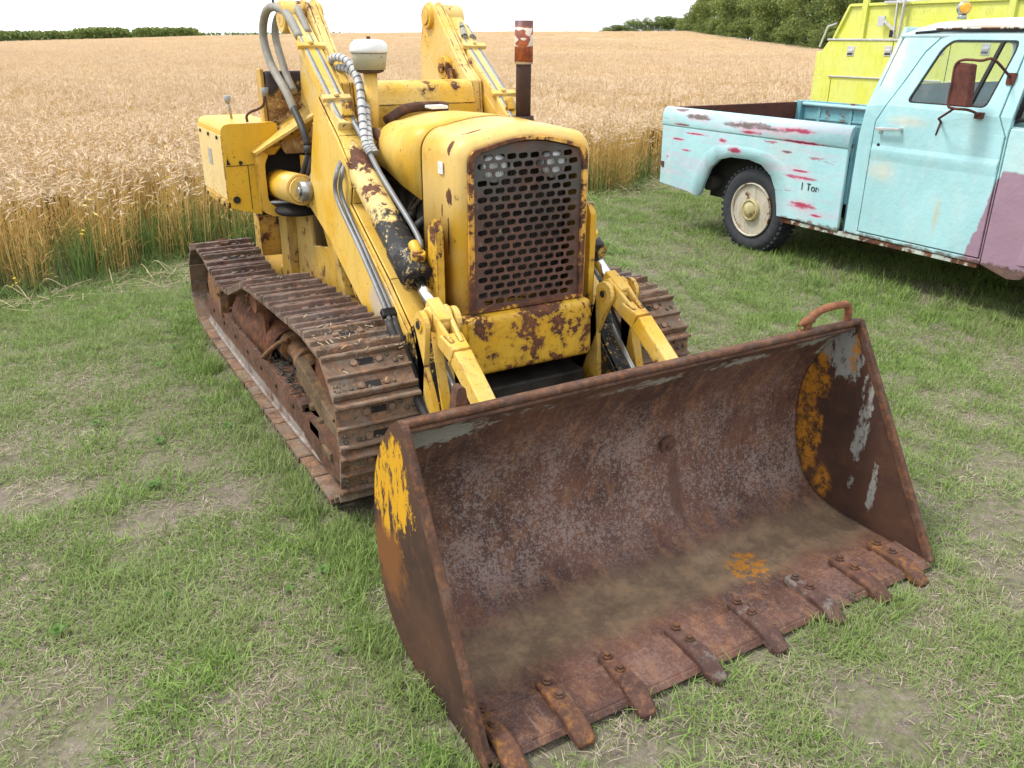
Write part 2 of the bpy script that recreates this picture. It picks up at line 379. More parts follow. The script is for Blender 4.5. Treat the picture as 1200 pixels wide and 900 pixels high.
M['knob'] = plain('grey_knob', (.26, .27, .27), .5)
M['radiator'] = plain('dark_radiator', (.075, .066, .055), .7, 0, .6, 7)
M['engine'] = plain('oily_engine_belly_shade', (.030, .027, .024), .6, 0, .6, 8)
M['tooth_o'] = rusty('tooth_orange', (.055, .030, .024), (.12, .055, .035), (.34, .15, .03))
M['tooth_g'] = rusty('tooth_grey', (.055, .030, .026), (.09, .048, .038), (.17, .09, .06), grey=.5)
M['tooth_r'] = rusty('tooth_brown', (.055, .030, .024), (.11, .052, .036), (.24, .11, .06))
M['handle'] = rusty('handle_rust', (.11, .045, .025), (.24, .095, .045), (.34, .15, .07), bump=.3)
M['straw'] = plain('dry_straw', (.46, .38, .24), .8)
def lamp_mat():
    N = NT('headlight_glass'); P = N.obj(); w = N.n('ShaderNodeTexWave'); w.inputs['Scale'].default_value = 40; N.l(P, w.inputs[0])
    N.done((.50, .51, .50), .2, N.bump(w.outputs[0], .4, .003), .15); return N.mat
M['lamp'] = lamp_mat()
def grille_mat():
    N = NT('perforated_grille_rust'); P = N.obj(); z = N.sep(P)[2]
    c = rust_col(N, P, (.050, .032, .027), (.11, .055, .040), (.19, .085, .045))
    g = N.m('MULTIPLY', N.ramp(z, 1.02, 1.30), N.ramp(N.noise(5, P, 8, .7), .38, .55)); c = N.mix(N.m('MULTIPLY', g, .8), c, (.075, .078, .072))
    w = N.m('MULTIPLY', N.ramp(N.noise(16, N.scale(P, (1, 1, .6)), 8, .8), .60, .66), N.ramp(N.sep(P)[0], .1, -.2)); c = N.mix(N.m('MULTIPLY', w, .7), c, (.32, .27, .17))
    return N.done(c, .7, N.bump(N.noise(70, P, 7, .8), .4, .003), 0, .3)
M['grille'] = grille_mat()
def can_mat():
    N = NT('printed_tin'); P = N.obj(); z = N.sep(P)[2]
    c = N.mix(N.ramp(N.noise(14, P, 7, .7), .4, .55), (.40, .10, .03), (.20, .055, .03))
    wz = N.m('ADD', z, N.m('MULTIPLY_ADD', N.noise(20, P, 4), .02, -.01))
    wh = N.m('MULTIPLY', N.ramp(wz, 1.718, 1.722), N.ramp(wz, 1.79, 1.786)); wh = N.m('MULTIPLY', wh, N.ramp(N.voro(34, N.scale(P, (1, 1, 1.6)), out='Color'), .40, .45))
    c = N.mix(wh, c, (.62, .52, .42)); c = N.mix(N.m('MULTIPLY', N.ramp(wz, 1.662, 1.660), .9), c, (.55, .48, .42)); c = N.mix(N.ramp(z, 1.793, 1.797), c, (.12, .05, .045))
    return N.done(c, .5)
M['can'] = can_mat()
def seat_mat():
    N = NT('torn_seat_foam'); P = N.obj(); z = N.sep(P)[2]
    n = N.noise(9, P, 10, .75, .6); foam = N.mix(N.ramp(n, .38, .62), (.16, .08, .03), (.50, .32, .15))
    foam = N.mix(N.ramp(N.noise(26, P, 8, .7, 1.), .52, .62), foam, (.62, .46, .25))
    blk = N.ramp(N.m('ADD', N.m('MULTIPLY', z, 1.), N.m('MULTIPLY', N.noise(11, P, 7), .22)), 1.615, 1.63)
    c = N.mix(blk, foam, N.mix(N.noise(20, P, 5), (.03, .04, .055), (.10, .06, .05)))
    return N.done(c, .85, N.bump(N.m('ADD', N.noise(16, P, 9, .7, 1.), N.m('MULTIPLY', blk, .4)), 1., .02))
M['seat'] = seat_mat()

# pickup paint: turquoise rubbed through to pink, red oxide and primer in sideways streaks
TRQ = (.29, .52, .55)
def truck_paint(name, streaks, pinkarea=False, base=TRQ, patches=(), blobs=()):
    N = NT(name); P = N.obj()            # object origin at the pickup's base point
    c = N.mix(N.ramp(N.noise(1.3, P, 5, .6), .35, .65), base, tuple(min(1, x*1.12+.05) for x in base)); c = N.mix(N.m('MULTIPLY', N.ramp(N.noise(9, N.scale(P, (1, 1, .5)), 8, .7), .45, .7), .35), c, (.47, .60, .61))
    c = N.mix(N.m('MULTIPLY', N.ramp(N.noise(2.4, N.scale(P, (1, 1, .3)), 6, .6), .52, .72), .30), c, (.60, .57, .50))
    V = N.scale(P, (1, .45, 3.6)); pk = N.ramp(N.noise(2.1, V, 7, .65), .46, .64)
    if streaks:
        c = N.mix(N.m('MULTIPLY', pk, .55*streaks), c, (.56, .40, .50))
        n = N.m('ADD', N.noise(2.7, V, 9, .66), N.m('MULTIPLY', N.noise(26, P, 5), .05)); rd = N.ramp(n, .655, .675); dk = N.ramp(n, .70, .72)
        c = N.mix(N.m('MULTIPLY', rd, streaks), c, (.36, .045, .10)); c = N.mix(N.m('MULTIPLY', dk, streaks), c, (.13, .105, .10))
    V3 = N.scale(P, (1, .35, 1))
    for ctr, rr, col in blobs:
        halo = N.blob(V3, (ctr[0], ctr[1]*.35, ctr[2]), (rr[0], rr[1]*1.7*.35, rr[2]*2.6+.006), .35, 10, .2, 1.); c = N.mix(N.m('MULTIPLY', halo, .75), c, (.60, .36, .45))
        b = N.blob(V3, (ctr[0], ctr[1]*.35, ctr[2]), (rr[0], rr[1]*1.25*.35, rr[2]*1.35), .75, 17, .40, 1.15); c = N.mix(b, c, col)
    for ctr, rr, col, k in patches:
        c = N.mix(N.m('MULTIPLY', N.blob(P, ctr, rr, .3, 7, .0, 1.2), k), c, col)
    if pinkarea:
        yv = N.m('ADD', N.sep(P)[1], N.m('MULTIPLY_ADD', N.noise(3.5, P, 7, .6), .22, -.11)); zz = N.m('ADD', N.sep(P)[2], N.m('MULTIPLY_ADD', N.noise(6, P, 5, .6), .06, -.03))
        pa = N.m('MULTIPLY', N.ramp(N.m('MULTIPLY_ADD', zz, .24, yv), -1.02, -1.035), N.ramp(zz, .985, .965))
        c = N.mix(pa, c, N.mix(N.noise(5, P, 6), (.27, .17, .225), (.32, .21, .27)))
    # rust specks everywhere, dense rot along the lower edges
    sp = N.ramp(N.noise(32, P, 7, .78), .675, .70); c = N.mix(N.m('MULTIPLY', sp, .8), c, (.09, .05, .035))
    lowz = N.m('ADD', N.sep(P)[2], N.m('MULTIPLY_ADD', N.noise(11, P, 9, .75), .14, -.07)); lr = N.ramp(lowz, .385, .36); c = N.mix(N.m('MULTIPLY', lr, .85), c, rust_col(N, P, (.05, .035, .03), (.12, .065, .035), (.26, .12, .04)))
    ed = N.m('MULTIPLY', N.edge(.006), N.ramp(N.noise(9, P, 8, .7), .48, .56)); c = N.mix(N.m('MULTIPLY', ed, .9), c, (.07, .055, .045))
    dust = N.ramp(N.noise(50, P, 4), .5, .8); c = N.mix(N.m('MULTIPLY', dust, .10), c, (.4, .37, .3))
    return N.done(c, .48, N.bump(N.m('ADD', N.noise(5, P, 4), N.m('MULTIPLY', N.noise(45, P, 5), .06)), .30, .03), 0, .4)
GREY = (.13, .105, .10); RED = (.36, .045, .10)
def by(y, z, ry, rz, col): return ((-.0, y-3, z), (.5, ry, rz), col)
def pb(x, y):   # survey mark on the pickup's near flank
    p = at(x, y, 0, 3.85); return p.y, p.z
bl = []
for x, y, rw, rh, col in ((798, 129, .09, .010, GREY), (818, 137, .15, .020, GREY), (800, 146, .10, .007, GREY), (878, 147, .26, .024, GREY), (905, 152, .16, .012, GREY), (880, 155, .10, .010, RED), (935, 153, .16, .014, RED), (815, 157, .12, .007, RED), (795, 163, .07, .007, RED), (847, 165, .045, .014, RED), (940, 167, .18, .010, RED), (862, 176, .065, .016, RED), (922, 178, .05, .010, GREY), (782, 183, .015, .009, RED), (935, 200, .08, .007, RED), (938, 208, .12, .012, RED), (940, 241, .11, .020, RED), (955, 253, .06, .008, RED), (803, 176, .05, .006, RED)):
    yy, zz = pb(x, y); bl.append(by(yy, zz, rw, rh, col))
M['truck_bed'] = truck_paint('pickup_bed_paint', .75, blobs=bl)
M['truck'] = truck_paint('pickup_cab_paint', 0, patches=[((0, -.36, .86), (.5, .16, .10), (.62, .56, .44), .6), ((0, -.50, 1.22), (.5, .22, .05), (.60, .50, .36), .55), ((0, -.86, .62), (.5, .03, .14), (.52, .40, .18), .5), ((.2, -.25, 1.62), (.6, .10, .25), (.66, .60, .50), .7)], pinkarea=True)
M['truck_roof'] = truck_paint('pickup_roof_paint', 0, base=(.36, .50, .53), patches=[((.2, -.8, 1.84), (.5, .5, .02), (.30, .20, .08), .8)])
M['truck_lip'] = worn('rotten_sill_paint', (.42, .52, .48), .85, (.5, .55, .5), .4)
M['truck_blue'] = worn('blue_post_paint', (.10, .30, .36), .5, (.18, .42, .46), .2)
M['gap_blue'] = worn('dark_blue_gap_shade', (.035, .10, .13), .4, (.06, .17, .21), .3)  # darker copy of the truck blue, with the gap's shade in the colour
M['tailgate'] = rusty('tailgate_inner_rust', (.05, .02, .015), (.09, .032, .022), (.14, .05, .03), bump=.2)
M['tyre'] = plain('tyre_rubber', (.032, .034, .040), .8, 0, .3, 20, .3)
M['rim'] = worn('cream_wheel_paint', (.40, .37, .29), .50, (.48, .44, .36), .7)
M['hub'] = worn('yellowed_hub_paint', (.36, .30, .12), .50, (.44, .39, .20), .7)
M['under'] = plain('dark_underbody', (.030, .028, .026), .85)
M['rubber'] = plain('window_rubber', (.012, .012, .013), .6)
M['mirror'] = rusty('mirror_rust', (.06, .022, .018), (.12, .042, .032), (.17, .06, .04), bump=.2)
M['lime'] = worn('lime_yellow_paint', (.60, .62, .085), .04, (.62, .64, .15), .12, edges=False)
M['alu'] = plain('brushed_aluminium', (.55, .55, .56), .35, .6, .12)
M['interior'] = plain('cab_interior', (.10, .11, .12), .8)
M['amber'] = plain('amber_lens', (.75, .32, .03), .25)
M['red'] = plain('red_lens', (.5, .04, .03), .3)
def glass(name, tint=(.88, .93, .93)):
    N = NT(name); N.t.nodes.remove(N.bsdf)
    g = N.n('ShaderNodeBsdfGlossy'); g.inputs['Roughness'].default_value = .03; t = N.n('ShaderNodeBsdfTransparent'); t.inputs[0].default_value = (*tint, 1)
    f = N.n('ShaderNodeFresnel'); f.inputs[0].default_value = 1.35; d = N.n('ShaderNodeBsdfDiffuse'); d.inputs[0].default_value = (.5, .52, .5, 1)
    mx = N.n('ShaderNodeMixShader'); N.l(N.m('MULTIPLY_ADD', f.outputs[0], 1., .03), mx.inputs[0]); N.l(t.outputs[0], mx.inputs[1]); N.l(g.outputs[0], mx.inputs[2])
    m2 = N.n('ShaderNodeMixShader'); N.l(N.m('MULTIPLY_ADD', N.ramp(N.noise(5, N.obj(), 6), .45, .75), .10, .04), m2.inputs[0]); N.l(mx.outputs[0], m2.inputs[1]); N.l(d.outputs[0], m2.inputs[2])
    N.l(m2.outputs[0], N.out.inputs[0]); return N.mat
def letter_mat():
    N = NT('worn_black_lettering'); P = N.obj(); N.done((.015, .015, .02), .6); t = N.n('ShaderNodeBsdfTransparent'); mx = N.n('ShaderNodeMixShader')
    N.l(N.ramp(N.noise(24, N.scale(P, (1, 1, .5)), 8, .8), .43, .49), mx.inputs[0]); N.l(t.outputs[0], mx.inputs[1]); N.l(N.bsdf.outputs[0], mx.inputs[2]); N.l(mx.outputs[0], N.out.inputs[0]); return N.mat
M['letters'] = letter_mat()
M['glass'] = glass('dusty_glass')
# ================================================================== CRAWLER LOADER
ORG = (0, 2.2, 0)
LD = empty('crawler_loader', ORG, 'old yellow crawler loader with rusty bucket on the ground in front of the wheat', 'crawler loader')

# ---------------- bucket
BP = [(0, .014), (.12, .010), (.28, .008), (.42, .014), (.54, .052), (.62, .13), (.665, .25), (.68, .40), (.655, .54), (.60, .65), (.53, .735), (.462, .782)]
bp = [(p.x, p.y) for p in [Vector((v.x, v.y)) for v in cat_path([(a, b, 0) for a, b in BP], 5)]]
bucket = MB(); nx = 110
front = []
def dent(x, y, z):
    d = .0035*mnoise.noise(Vector((x*4, y*7, z*7)))+.0015*mnoise.noise(Vector((x*15, y*15, z*15)))
    # pushed-in boss and the shallow gutter running down from it
    d += .022*math.exp(-(((x-.2)/.035)**2+((z-.385)/.03)**2)) if y > .5 else 0
    if y > .40 and z < .37: d += .012*math.exp(-((x-.205-.05*(.37-z))/.045)**2)*min(1, (.37-z)/.05)
    return d
rows = []
for i, (y, z) in enumerate(bp):
    a = bp[max(i-1, 0)]; b = bp[min(i+1, len(bp)-1)]; t = Vector((b[0]-a[0], b[1]-a[1])).normalized(); n = Vector((-t.y, t.x))
    row = []
    for j in range(nx+1):
        x = -.897+1.794*j/nx; d = dent(x, y, z) if 0 < i < len(bp)-1 else 0
        row.append((x, y+n.x*d, z+n.y*d))
    rows.append(row)
bucket.loft(rows, closed=False, caps=False)
bkt = bucket.build('bucket', M['bucket_in'], LD, solid=-.014, label='wide rusty brown bucket with bare grey streaks inside')
for o in [bkt]: o.modifiers['solid'].offset = -1
outl = [(0, .004), (.25, .002), (.44, .006), (.555, .045), (.638, .12), (.683, .24), (.698, .40), (.672, .55), (.615, .665), (.54, .755), (.475, .803), (.448, .800)]
outl = [outl[0]]+[(v.x, v.y) for v in cat_path([(a, b, 0) for a, b in outl[1:-1]], 4)]+[outl[-1]]
for x0, x1, lb in ((-.917, -.899, 'bucket side plate with patches of yellow paint left'), (.899, .917, 'bucket side plate streaked with bare grey and orange rust')):
    s = MB(); s.prism(outl, x0, x1)
    sp = s.build('side_plate', M['bucket_side'], bkt, bevel=.003, label=lb)
    sg = 1 if x0 > 0 else -1
    s = MB(); s.beam((sg*.906, .455, .795), (sg*.906, -.002, .018), .024, .032, up=(0, 1, .6))
    s.build('side_edge_bar', M['rust_plate'], bkt, bevel=.006)
s = MB(); s.cyl((.2, .655, .385), (.2, .636, .381), .034, 20); s.cyl((.2, .640, .383), (.2, .628, .379), .014, 8); s.build('wall_boss', M['bucket_in'], bkt, bevel=.004)
s = MB(); s.tube([(-.912, .452, .797), (-.3, .453, .795), (.3, .451, .795), (.912, .452, .797)], .0115, 12)
s.beam((-.91, .466, .796), (.91, .466, .796), .010, .034, up=(0, 1, 0)); s.build('top_lip', M['rust_plate'], bkt, bevel=.003)
s = MB(); s.prism([(-.018, .010), (-.006, .024), (.135, .033), (.15, .018), (.10, -.006), (0, -.006)], -.896, .896)
s.build('cutting_edge', M['bucket_in'], bkt, bevel=.002)
s = MB(); s.obx((-.921, .03, .075), (.012, .06, .16), Matrix.Rotation(R(-30), 3, 'X')); s.build('corner_gusset', M['rust_plate'], bkt, bevel=.004)
for k, tx in enumerate((-.846, -.636, -.424, -.160, .098, .366, .590, .790)):
    s = MB(); secs = []
    jt = random.uniform(-.006, .006)
    for y, z, w, th in ((.170, .045, .020, .016), (.162, .049, .040, .024), (.140, .051, .047, .026), (.07, .053, .056, .026), (.03, .055, .062, .028), (.0, .050, .066, .032), (-.03, .038, .066, .034), (-.062, .018, .058, .024), (-.072, .012, .040, .014)):
        xx = tx+jt*(y*8)
        secs.append([(xx-w/2, y, z-th), (xx+w/2, y, z-th), (xx+w/2, y, z-th*.25), (xx+w*.36, y, z), (xx-w*.36, y, z), (xx-w/2, y, z-th*.25)])
    s.loft(secs, smooth=False)
    t = s.build('bucket_tooth', M['tooth_'+('o' if k in (0, 1, 7) else 'g' if k in (3, 4, 5) else 'r')] if 'tooth_o' in M else M['rust_plate'], bkt, bevel=.004)
    for by in (.138, .075):
        s = MB(); s.cyl((tx, by, .05), (tx, by, .062), .0145, 6); s.cyl((tx, by, .062), (tx, by, .070), .010, 10)
        s.build('tooth_bolt', M['rust_plate'], t)
# handle at the far corner, stub at the near one
s = MB(); s.tube(cat_path([(.655, .478, .79), (.66, .475, .835), (.71, .475, .862), (.80, .475, .868), (.852, .475, .858), (.862, .475, .82), (.865, .478, .785)], 5), .0145, 10)
s.tube(cat_path([(.665, .475, .835), (.63, .475, .835), (.605, .475, .822)], 4), [.014]*4+[.012]*4+[.006], 8) if False else s.tube([(.67, .475, .838), (.635, .475, .832), (.607, .475, .822)], [.017, .014, .006], 8)
s.tube([(.655, .477, .785), (.63, .477, .792), (.612, .477, .805)], [.014, .011, .006], 8)
s.build('lifting_handle', M['handle'] if 'handle' in M else M['rust'], bkt)
s = MB(); s.prism(rounded([(-.745, .76), (-.69, .76), (-.705, .855), (-.728, .855)], [.0, .0, .018, .018]), .485, .52, ax=1)
s.build('lip_hook', M['rust_plate'], bkt, bevel=.006)

s = MB()
for k in range(46):
    x = random.uniform(-.85, .85); y = random.uniform(.12, .46); r_ = random.uniform(.002, .006); s.lathe([(r_*.4, 0), (r_, r_*.3), (r_*.3, r_)], (x, y, .013), (random.uniform(-.4, .4), random.uniform(-.4, .4), 1), 5, mi=random.choice((0, 0, 1)))
for x, y, a, l in ((.49, .155, .4, .026), (.50, .16, 1.4, .018), (.16, .30, 2., .012), (-.05, .15, .9, .012), (.44, .40, .3, .02)):
    s.obx((x, y, .018), (l, .010, .003), Matrix.Rotation(a, 3, 'Z'), mi=2)
dd = s.build('bucket_litter', [M['mud'], M['soil_black'], M['white']], LD); dd['kind'] = 'stuff'
# ---------------- tracks
TP = [(1.46, .030), (1.345, .075), (1.285, .16), (1.262, .29), (1.262, .42), (1.29, .54), (1.36, .625), (1.48, .672), (1.64, .682), (1.85, .675), (2.1, .665), (2.35, .655), (2.58, .640), (2.72, .60), (2.90, .525), (3.08, .492), (3.30, .497), (3.50, .545), (3.66, .582), (3.80, .583), (3.94, .545), (4.06, .465), (4.135, .34), (4.15, .23), (4.12, .13), (4.03, .062), (3.90, .032), (3.3, .030), (2.6, .030), (2.0, .030)]
NS = 33
tp = cat_path([(0, a, b) for a, b in TP+TP[:1]], 6)[:-1]
pins = resample(tp, NS, True)
shoe_mb = MB(); W2 = .1665
def shoe_section(pitch):
    h = pitch/2
    pts = [(-h+.010, -.012), (-h+.010, .002)]
    for c, w, hh in ((-h+.023, .012, .022), (0, .009, .020), (h-.017, .012, .027)):
        pts += [(c-w, .002), (c-w*.6, hh-.003), (c-w*.3, hh), (c+w*.3, hh), (c+w*.6, hh-.003), (c+w, .002)]
    pts += [(h-.003, .002), (h-.001, -.010), (h-.008, -.014)]
    out = []
    for p in pts:
        if not out or abs(p[0]-out[-1][0])+abs(p[1]-out[-1][1]) > 1e-4: out.append(p)
    return out
plen = sum(np.linalg.norm(np.array(pins[i])-np.array(pins[(i+1) % NS])) for i in range(NS))/NS
sec = shoe_section(plen)
# grouser bars are subdivided across so their worn crests can wander
secs = []
NW = 14
for j in range(NW+1):
    x = -W2+2*W2*j/NW; secs.append([(x, a+.0012*mnoise.noise(Vector((x*30, a*40, 0))), b+(.004*mnoise.noise(Vector((x*22, a*30, 3))) if b > .01 else 0)) for a, b in sec])
shoe_mb.loft(secs, smooth=False)
for sx in (-.05, .05):
    for sy in (-plen*.24, plen*.24): shoe_mb.cyl((sx, sy, .0), (sx, sy, .013), .0135, 8)
shoe_mb.bx(-.030, .030, -plen*.24-.013, -plen*.24+.013, .0022, .0035, mi=1)  # black strips laid on the plate, painting the shade of open slots
shoe_mb.bx(-.030, .030, plen*.24-.013, plen*.24+.013, .0022, .0035, mi=1)
# lumps of dry dirt caught between the bars
for k in range(26):
    a = random.uniform(-W2+.01, W2-.01); b = random.choice((-.25, .25))*plen+random.uniform(-.02, .02); r = random.uniform(.004, .012)
    shoe_mb.lathe([(r*.3, 0), (r, r*.15), (r*.7, r*.6), (r*.1, r*.8)], (a, b, .001), (random.uniform(-.3, .3), random.uniform(-.3, .3), 1), 5, mi=2)
shoe_proto = shoe_mb.build('track_shoe', [M['track'], M['black_gap'], M['mud']])
shoe_smooth = shoe_proto.data.copy(); shoe_smooth.materials[0] = M['track_top']
link_mb = MB()
for lx in (-.052, .052):
    link_mb.prism(rounded([(-plen*.56, -.075), (plen*.50, -.075), (plen*.56, -.04), (plen*.45, -.014), (-plen*.45, -.014), (-plen*.6, -.04)], .012), lx-.014, lx+.014)
link_mb.cyl((-.075, -plen/2, -.048), (.075, -plen/2, -.048), .019, 10)
link_mesh_src = link_mb
for side in (-1, 1):
    xc = side*.668
    lab = 'near crawler track' if side < 0 else 'far crawler track'
    # chain as the body of the track part
    ch = MB()
    for i in range(NS):
        a = np.array(pins[i]); b = np.array(pins[(i+1) % NS]); d = (b-a)/np.linalg.norm(b-a); nrm = np.array([0, d[2], -d[1]])
        # outward = away from the loop's middle
        c = (a+b)/2
        if np.dot(nrm, c-np.array([0, 2.7, .33])) < 0: nrm = -nrm
        bb = len(ch.v)
        for v in link_mesh_src.v:
            ch.v.append((xc+v[0], c[1]+d[1]*v[1]+nrm[1]*v[2], c[2]+d[2]*v[1]+nrm[2]*v[2]))
        for f, m_, s_ in zip(link_mesh_src.f, link_mesh_src.m, link_mesh_src.s):
            ch.f.append([bb+q for q in f]); ch.m.append(0); ch.s.append(s_)
    trk = ch.build('track', M['rust'], LD)
    for i in range(NS):
        a = np.array(pins[i]); b = np.array(pins[(i+1) % NS]); d = (b-a)/np.linalg.norm(b-a); nrm = np.array([0, d[2], -d[1]]); c = (a+b)/2
        if np.dot(nrm, c-np.array([0, 2.7, .33])) < 0: nrm = -nrm
        if side < 0 and i == 0: o = shoe_proto
        else: o = shoe_proto.copy(); COL.objects.link(o)
        if c[2] > .45 and 1.62 < c[1] < 4.1: o.data = shoe_smooth
        o.parent = trk
        # keep a right-handed frame: x, tangent, normal
        t = np.cross(nrm, np.array([1., 0, 0]))
        rx = random.uniform(-.012, .012)
        Mx = Matrix(((1, 0, 0, xc+rx*.2), (0, t[1], nrm[1], c[1]-ORG[1]), (0, t[2], nrm[2], c[2]), (0, 0, 0, 1)))
        o.matrix_local = Mx
    # undercarriage
    X = side*.80
    def sx(a, b):
        return (min(side*a, side*b), max(side*a, side*b))
    s = MB(); x0, x1 = sx(.70, .80)
    s.bx(x0, x1, 1.86, 3.80, .265, .285); s.bx(*sx(.785, .80), 1.86, 3.80, .165, .264)
    s.bx(x0, x1, 1.86, 3.80, .150, .164)
    s.bx(*sx(.54, .70), 1.75, 3.7, .16, .25)
    fr = s.build('track_frame', M['rust_plate'], LD, bevel=.004)
    s = MB()
    for ky in np.arange(2.0, 3.7, .27):
        s = MB(); s.cyl((side*.8, ky, .225), (side*.806, ky, .225), .010, 8); s.build('frame_bolt', M['black_gap'], fr)
    s = MB()   # sloping roller guard with curved lower edge
    g = []
    for k in range(15):
        t = k/14; y = 3.9-2.35*t; g.append((y, .055+.035*(2*t-1)**4+.02*t))
    top = [(y, .150) for y in (1.50, 3.9)]
    poly = [(3.9, .150)]+g+[(1.50, .16)]
    b0 = len(s.v)
    s.holed(poly, [], lambda a, b, d: (side*(.775+.045*(.15-b)/.1*0+d-.0), a, b), .008)
    s.tube([(side*.785, y, z) for y, z in g], .010, 8)
    s.build('roller_guard', M['guard'] if 'guard' in M else M['rust_plate'], LD)
    s = MB(); s.prism(rounded([(1.30, .26), (1.40, .13), (1.56, .10), (1.86, .14), (1.86, .25), (1.6, .28)], [.02, .03, .02, 0, 0, .02]), *sx(.765, .80))
    s.build('idler_guard', M['rust_plate'], LD, bevel=.004)
    for ky in (1.95, 2.25, 2.55, 2.85, 3.15, 3.45):
        s = MB(); s.lathe([(.055, -.09), (.085, -.085), (.085, -.06), (.06, -.055), (.06, .055), (.085, .06), (.085, .085), (.055, .09)], (xc, ky, .125), (1, 0, 0), 20)
        s.cyl((side*.74, ky, .11), (side*.782, ky, .11), .028, 10)
        s.build('track_roller', M['rust'], LD)
    s = MB(); s.lathe([(.05, -.07), (.285, -.055), (.30, -.05), (.30, -.03), (.275, -.028), (.275, .028), (.30, .03), (.30, .05), (.285, .055), (.05, .07)], (xc, 1.60, .342), (1, 0, 0), 40)
    s.build('front_idler', M['rust'], LD)
    s = MB(); nt = 26; prof = []
    for k in range(nt*4):
        a = 2*math.pi*k/(nt*4); r_ = (.255, .295, .295, .255)[k % 4]; prof.append((3.79+r_*math.cos(a), .315+r_*math.sin(a)))
    s.prism(prof, xc-.022, xc+.022); s.build('sprocket', M['rust'], LD, bevel=.004)
    # final drive housing (round, rusty orange)
    s = MB(); s.lathe([(.02, 0), (.13, .0), (.185, -.02), (.20, -.06), (.20, -.14)], (side*.79, 3.64, .325), (side, 0, 0), 32)
    s.obx((side*.785, 3.38, .33), (.05, .05, .14)); s.cyl((side*.79, 3.38, .40), (side*.81, 3.38, .40), .03, 12)
    s.build('final_drive', M['drive'] if 'drive' in M else M['rust'], LD, bevel=.004)
    # curved spring cover, rod, adjuster bracket
    s = MB(); secs = []
    for y in (2.42, 3.22):
        sec_ = []
        for k in range(13):
            a = R(-10+190*k/12); sec_.append((xc+side*.0+.115*math.cos(a), y, .28+.165*math.sin(a)))
        secs.append(sec_)
    s.loft(secs, closed=False, caps=False); s.build('spring_cover', M['rust'], LD, solid=.008)
    s = MB(); s.cyl((xc, 2.36, .36), (xc, 2.02, .36), .045, 18); s.cyl((xc, 2.2, .36), (xc, 2.15, .36), .062, 18); s.cyl((xc, 2.9, .36), (xc, 2.36, .36), .07, 18)
    s.tube(cat_path([(side*.79, 2.52, .285), (side*.785, 2.45, .33), (side*.74, 2.38, .395), (side*.70, 2.36, .41)], 4), .012, 8)
    s.build('recoil_spring_rod', M['drive'] if 'drive' in M else M['rust'], LD)
    s = MB()
    s.beam((side*.745, 2.02, .40), (side*.745, 1.55, .29), .045, .10); s.beam((side*.745, 1.62, .31), (side*.745, 1.40, .27), .05, .06)
    s.obx((side*.765, 1.70, .235), (.07, .13, .05)); s.obx((side*.775, 1.52, .21), (.075, .10, .035)); s.cyl((side*.77, 1.68, .26), (side*.77, 1.68, .29), .022, 8); s.cyl((side*.765, 1.80, .28), (side*.765, 1.80, .31), .02, 8)
    s.cyl((side*.77, 1.55, .225), (side*.77, 1.55, .25), .018, 8)
    s.build('idler_yoke', M['brass'] if 'brass' in M else M['rust'], LD, bevel=.005)
    s = MB(); s.cyl((side*.55, 2.60, .555), (side*.79, 2.60, .555), .062, 18); s.bx(*sx(.735, .755), 2.56, 2.64, .28, .56); s.bx(*sx(.56, .58), 2.56, 2.64, .25, .56)
    s.build('carrier_roller', M['rust'], LD)
    # heap of dirt and chaff on the frame
    s = MB()
    for k in range(150):
        y = random.uniform(1.95, 3.55); xx = side*random.uniform(.60, .785); r_ = random.uniform(.006, .02)
        s.lathe([(r_*.3, 0), (r_, r_*.1), (r_*.8, r_*.5), (r_*.2, r_*.75)], (xx, y, .283), (random.uniform(-.4, .4), random.uniform(-.4, .4), 1), 6)
    for k in range(140):
        y = random.uniform(1.95, 2.5); xx = side*random.uniform(.66, .785); a = random.uniform(0, 6.28); l = random.uniform(.015, .05)
        p = Vector((xx, y, .295+random.uniform(0, .03))); s.beam(p, p+Vector((math.cos(a)*l, math.sin(a)*l, random.uniform(-.01, .015))), .004, .003)
    dd = s.build('frame_debris', M['soil_black'] if 'soil_black' in M else M['mud'], LD); dd['kind'] = 'stuff'
# chaff and dry stalks lying on top of the tracks
s = MB()
for k in range(230):
    side = random.choice((-1, -1, 1)); y = random.choice((random.gauss(3.62, .12), random.gauss(1.5, .07), random.gauss(2.62, .05), random.gauss(1.36, .05), random.gauss(1.75, .1) if side > 0 else random.gauss(1.5, .1)))
    xx = side*(.668+random.uniform(-.155, .155))
    zz = min(((abs(q[1]-y), q[2]) for q in tp if q[2] > .3), default=(0, .6))[1]+.018
    a = random.uniform(0, 6.28); l = random.uniform(.008, .035); p = Vector((xx, y, zz+random.uniform(0, .008)))
    s.beam(p, p+Vector((math.cos(a)*l, math.sin(a)*l, random.uniform(-.004, .01))), .0022, .002, mi=random.choice((0, 1, 1)))
dd = s.build('track_chaff', [M['straw'] if 'straw' in M else M['mud'], M['mud']], LD); dd['kind'] = 'stuff'

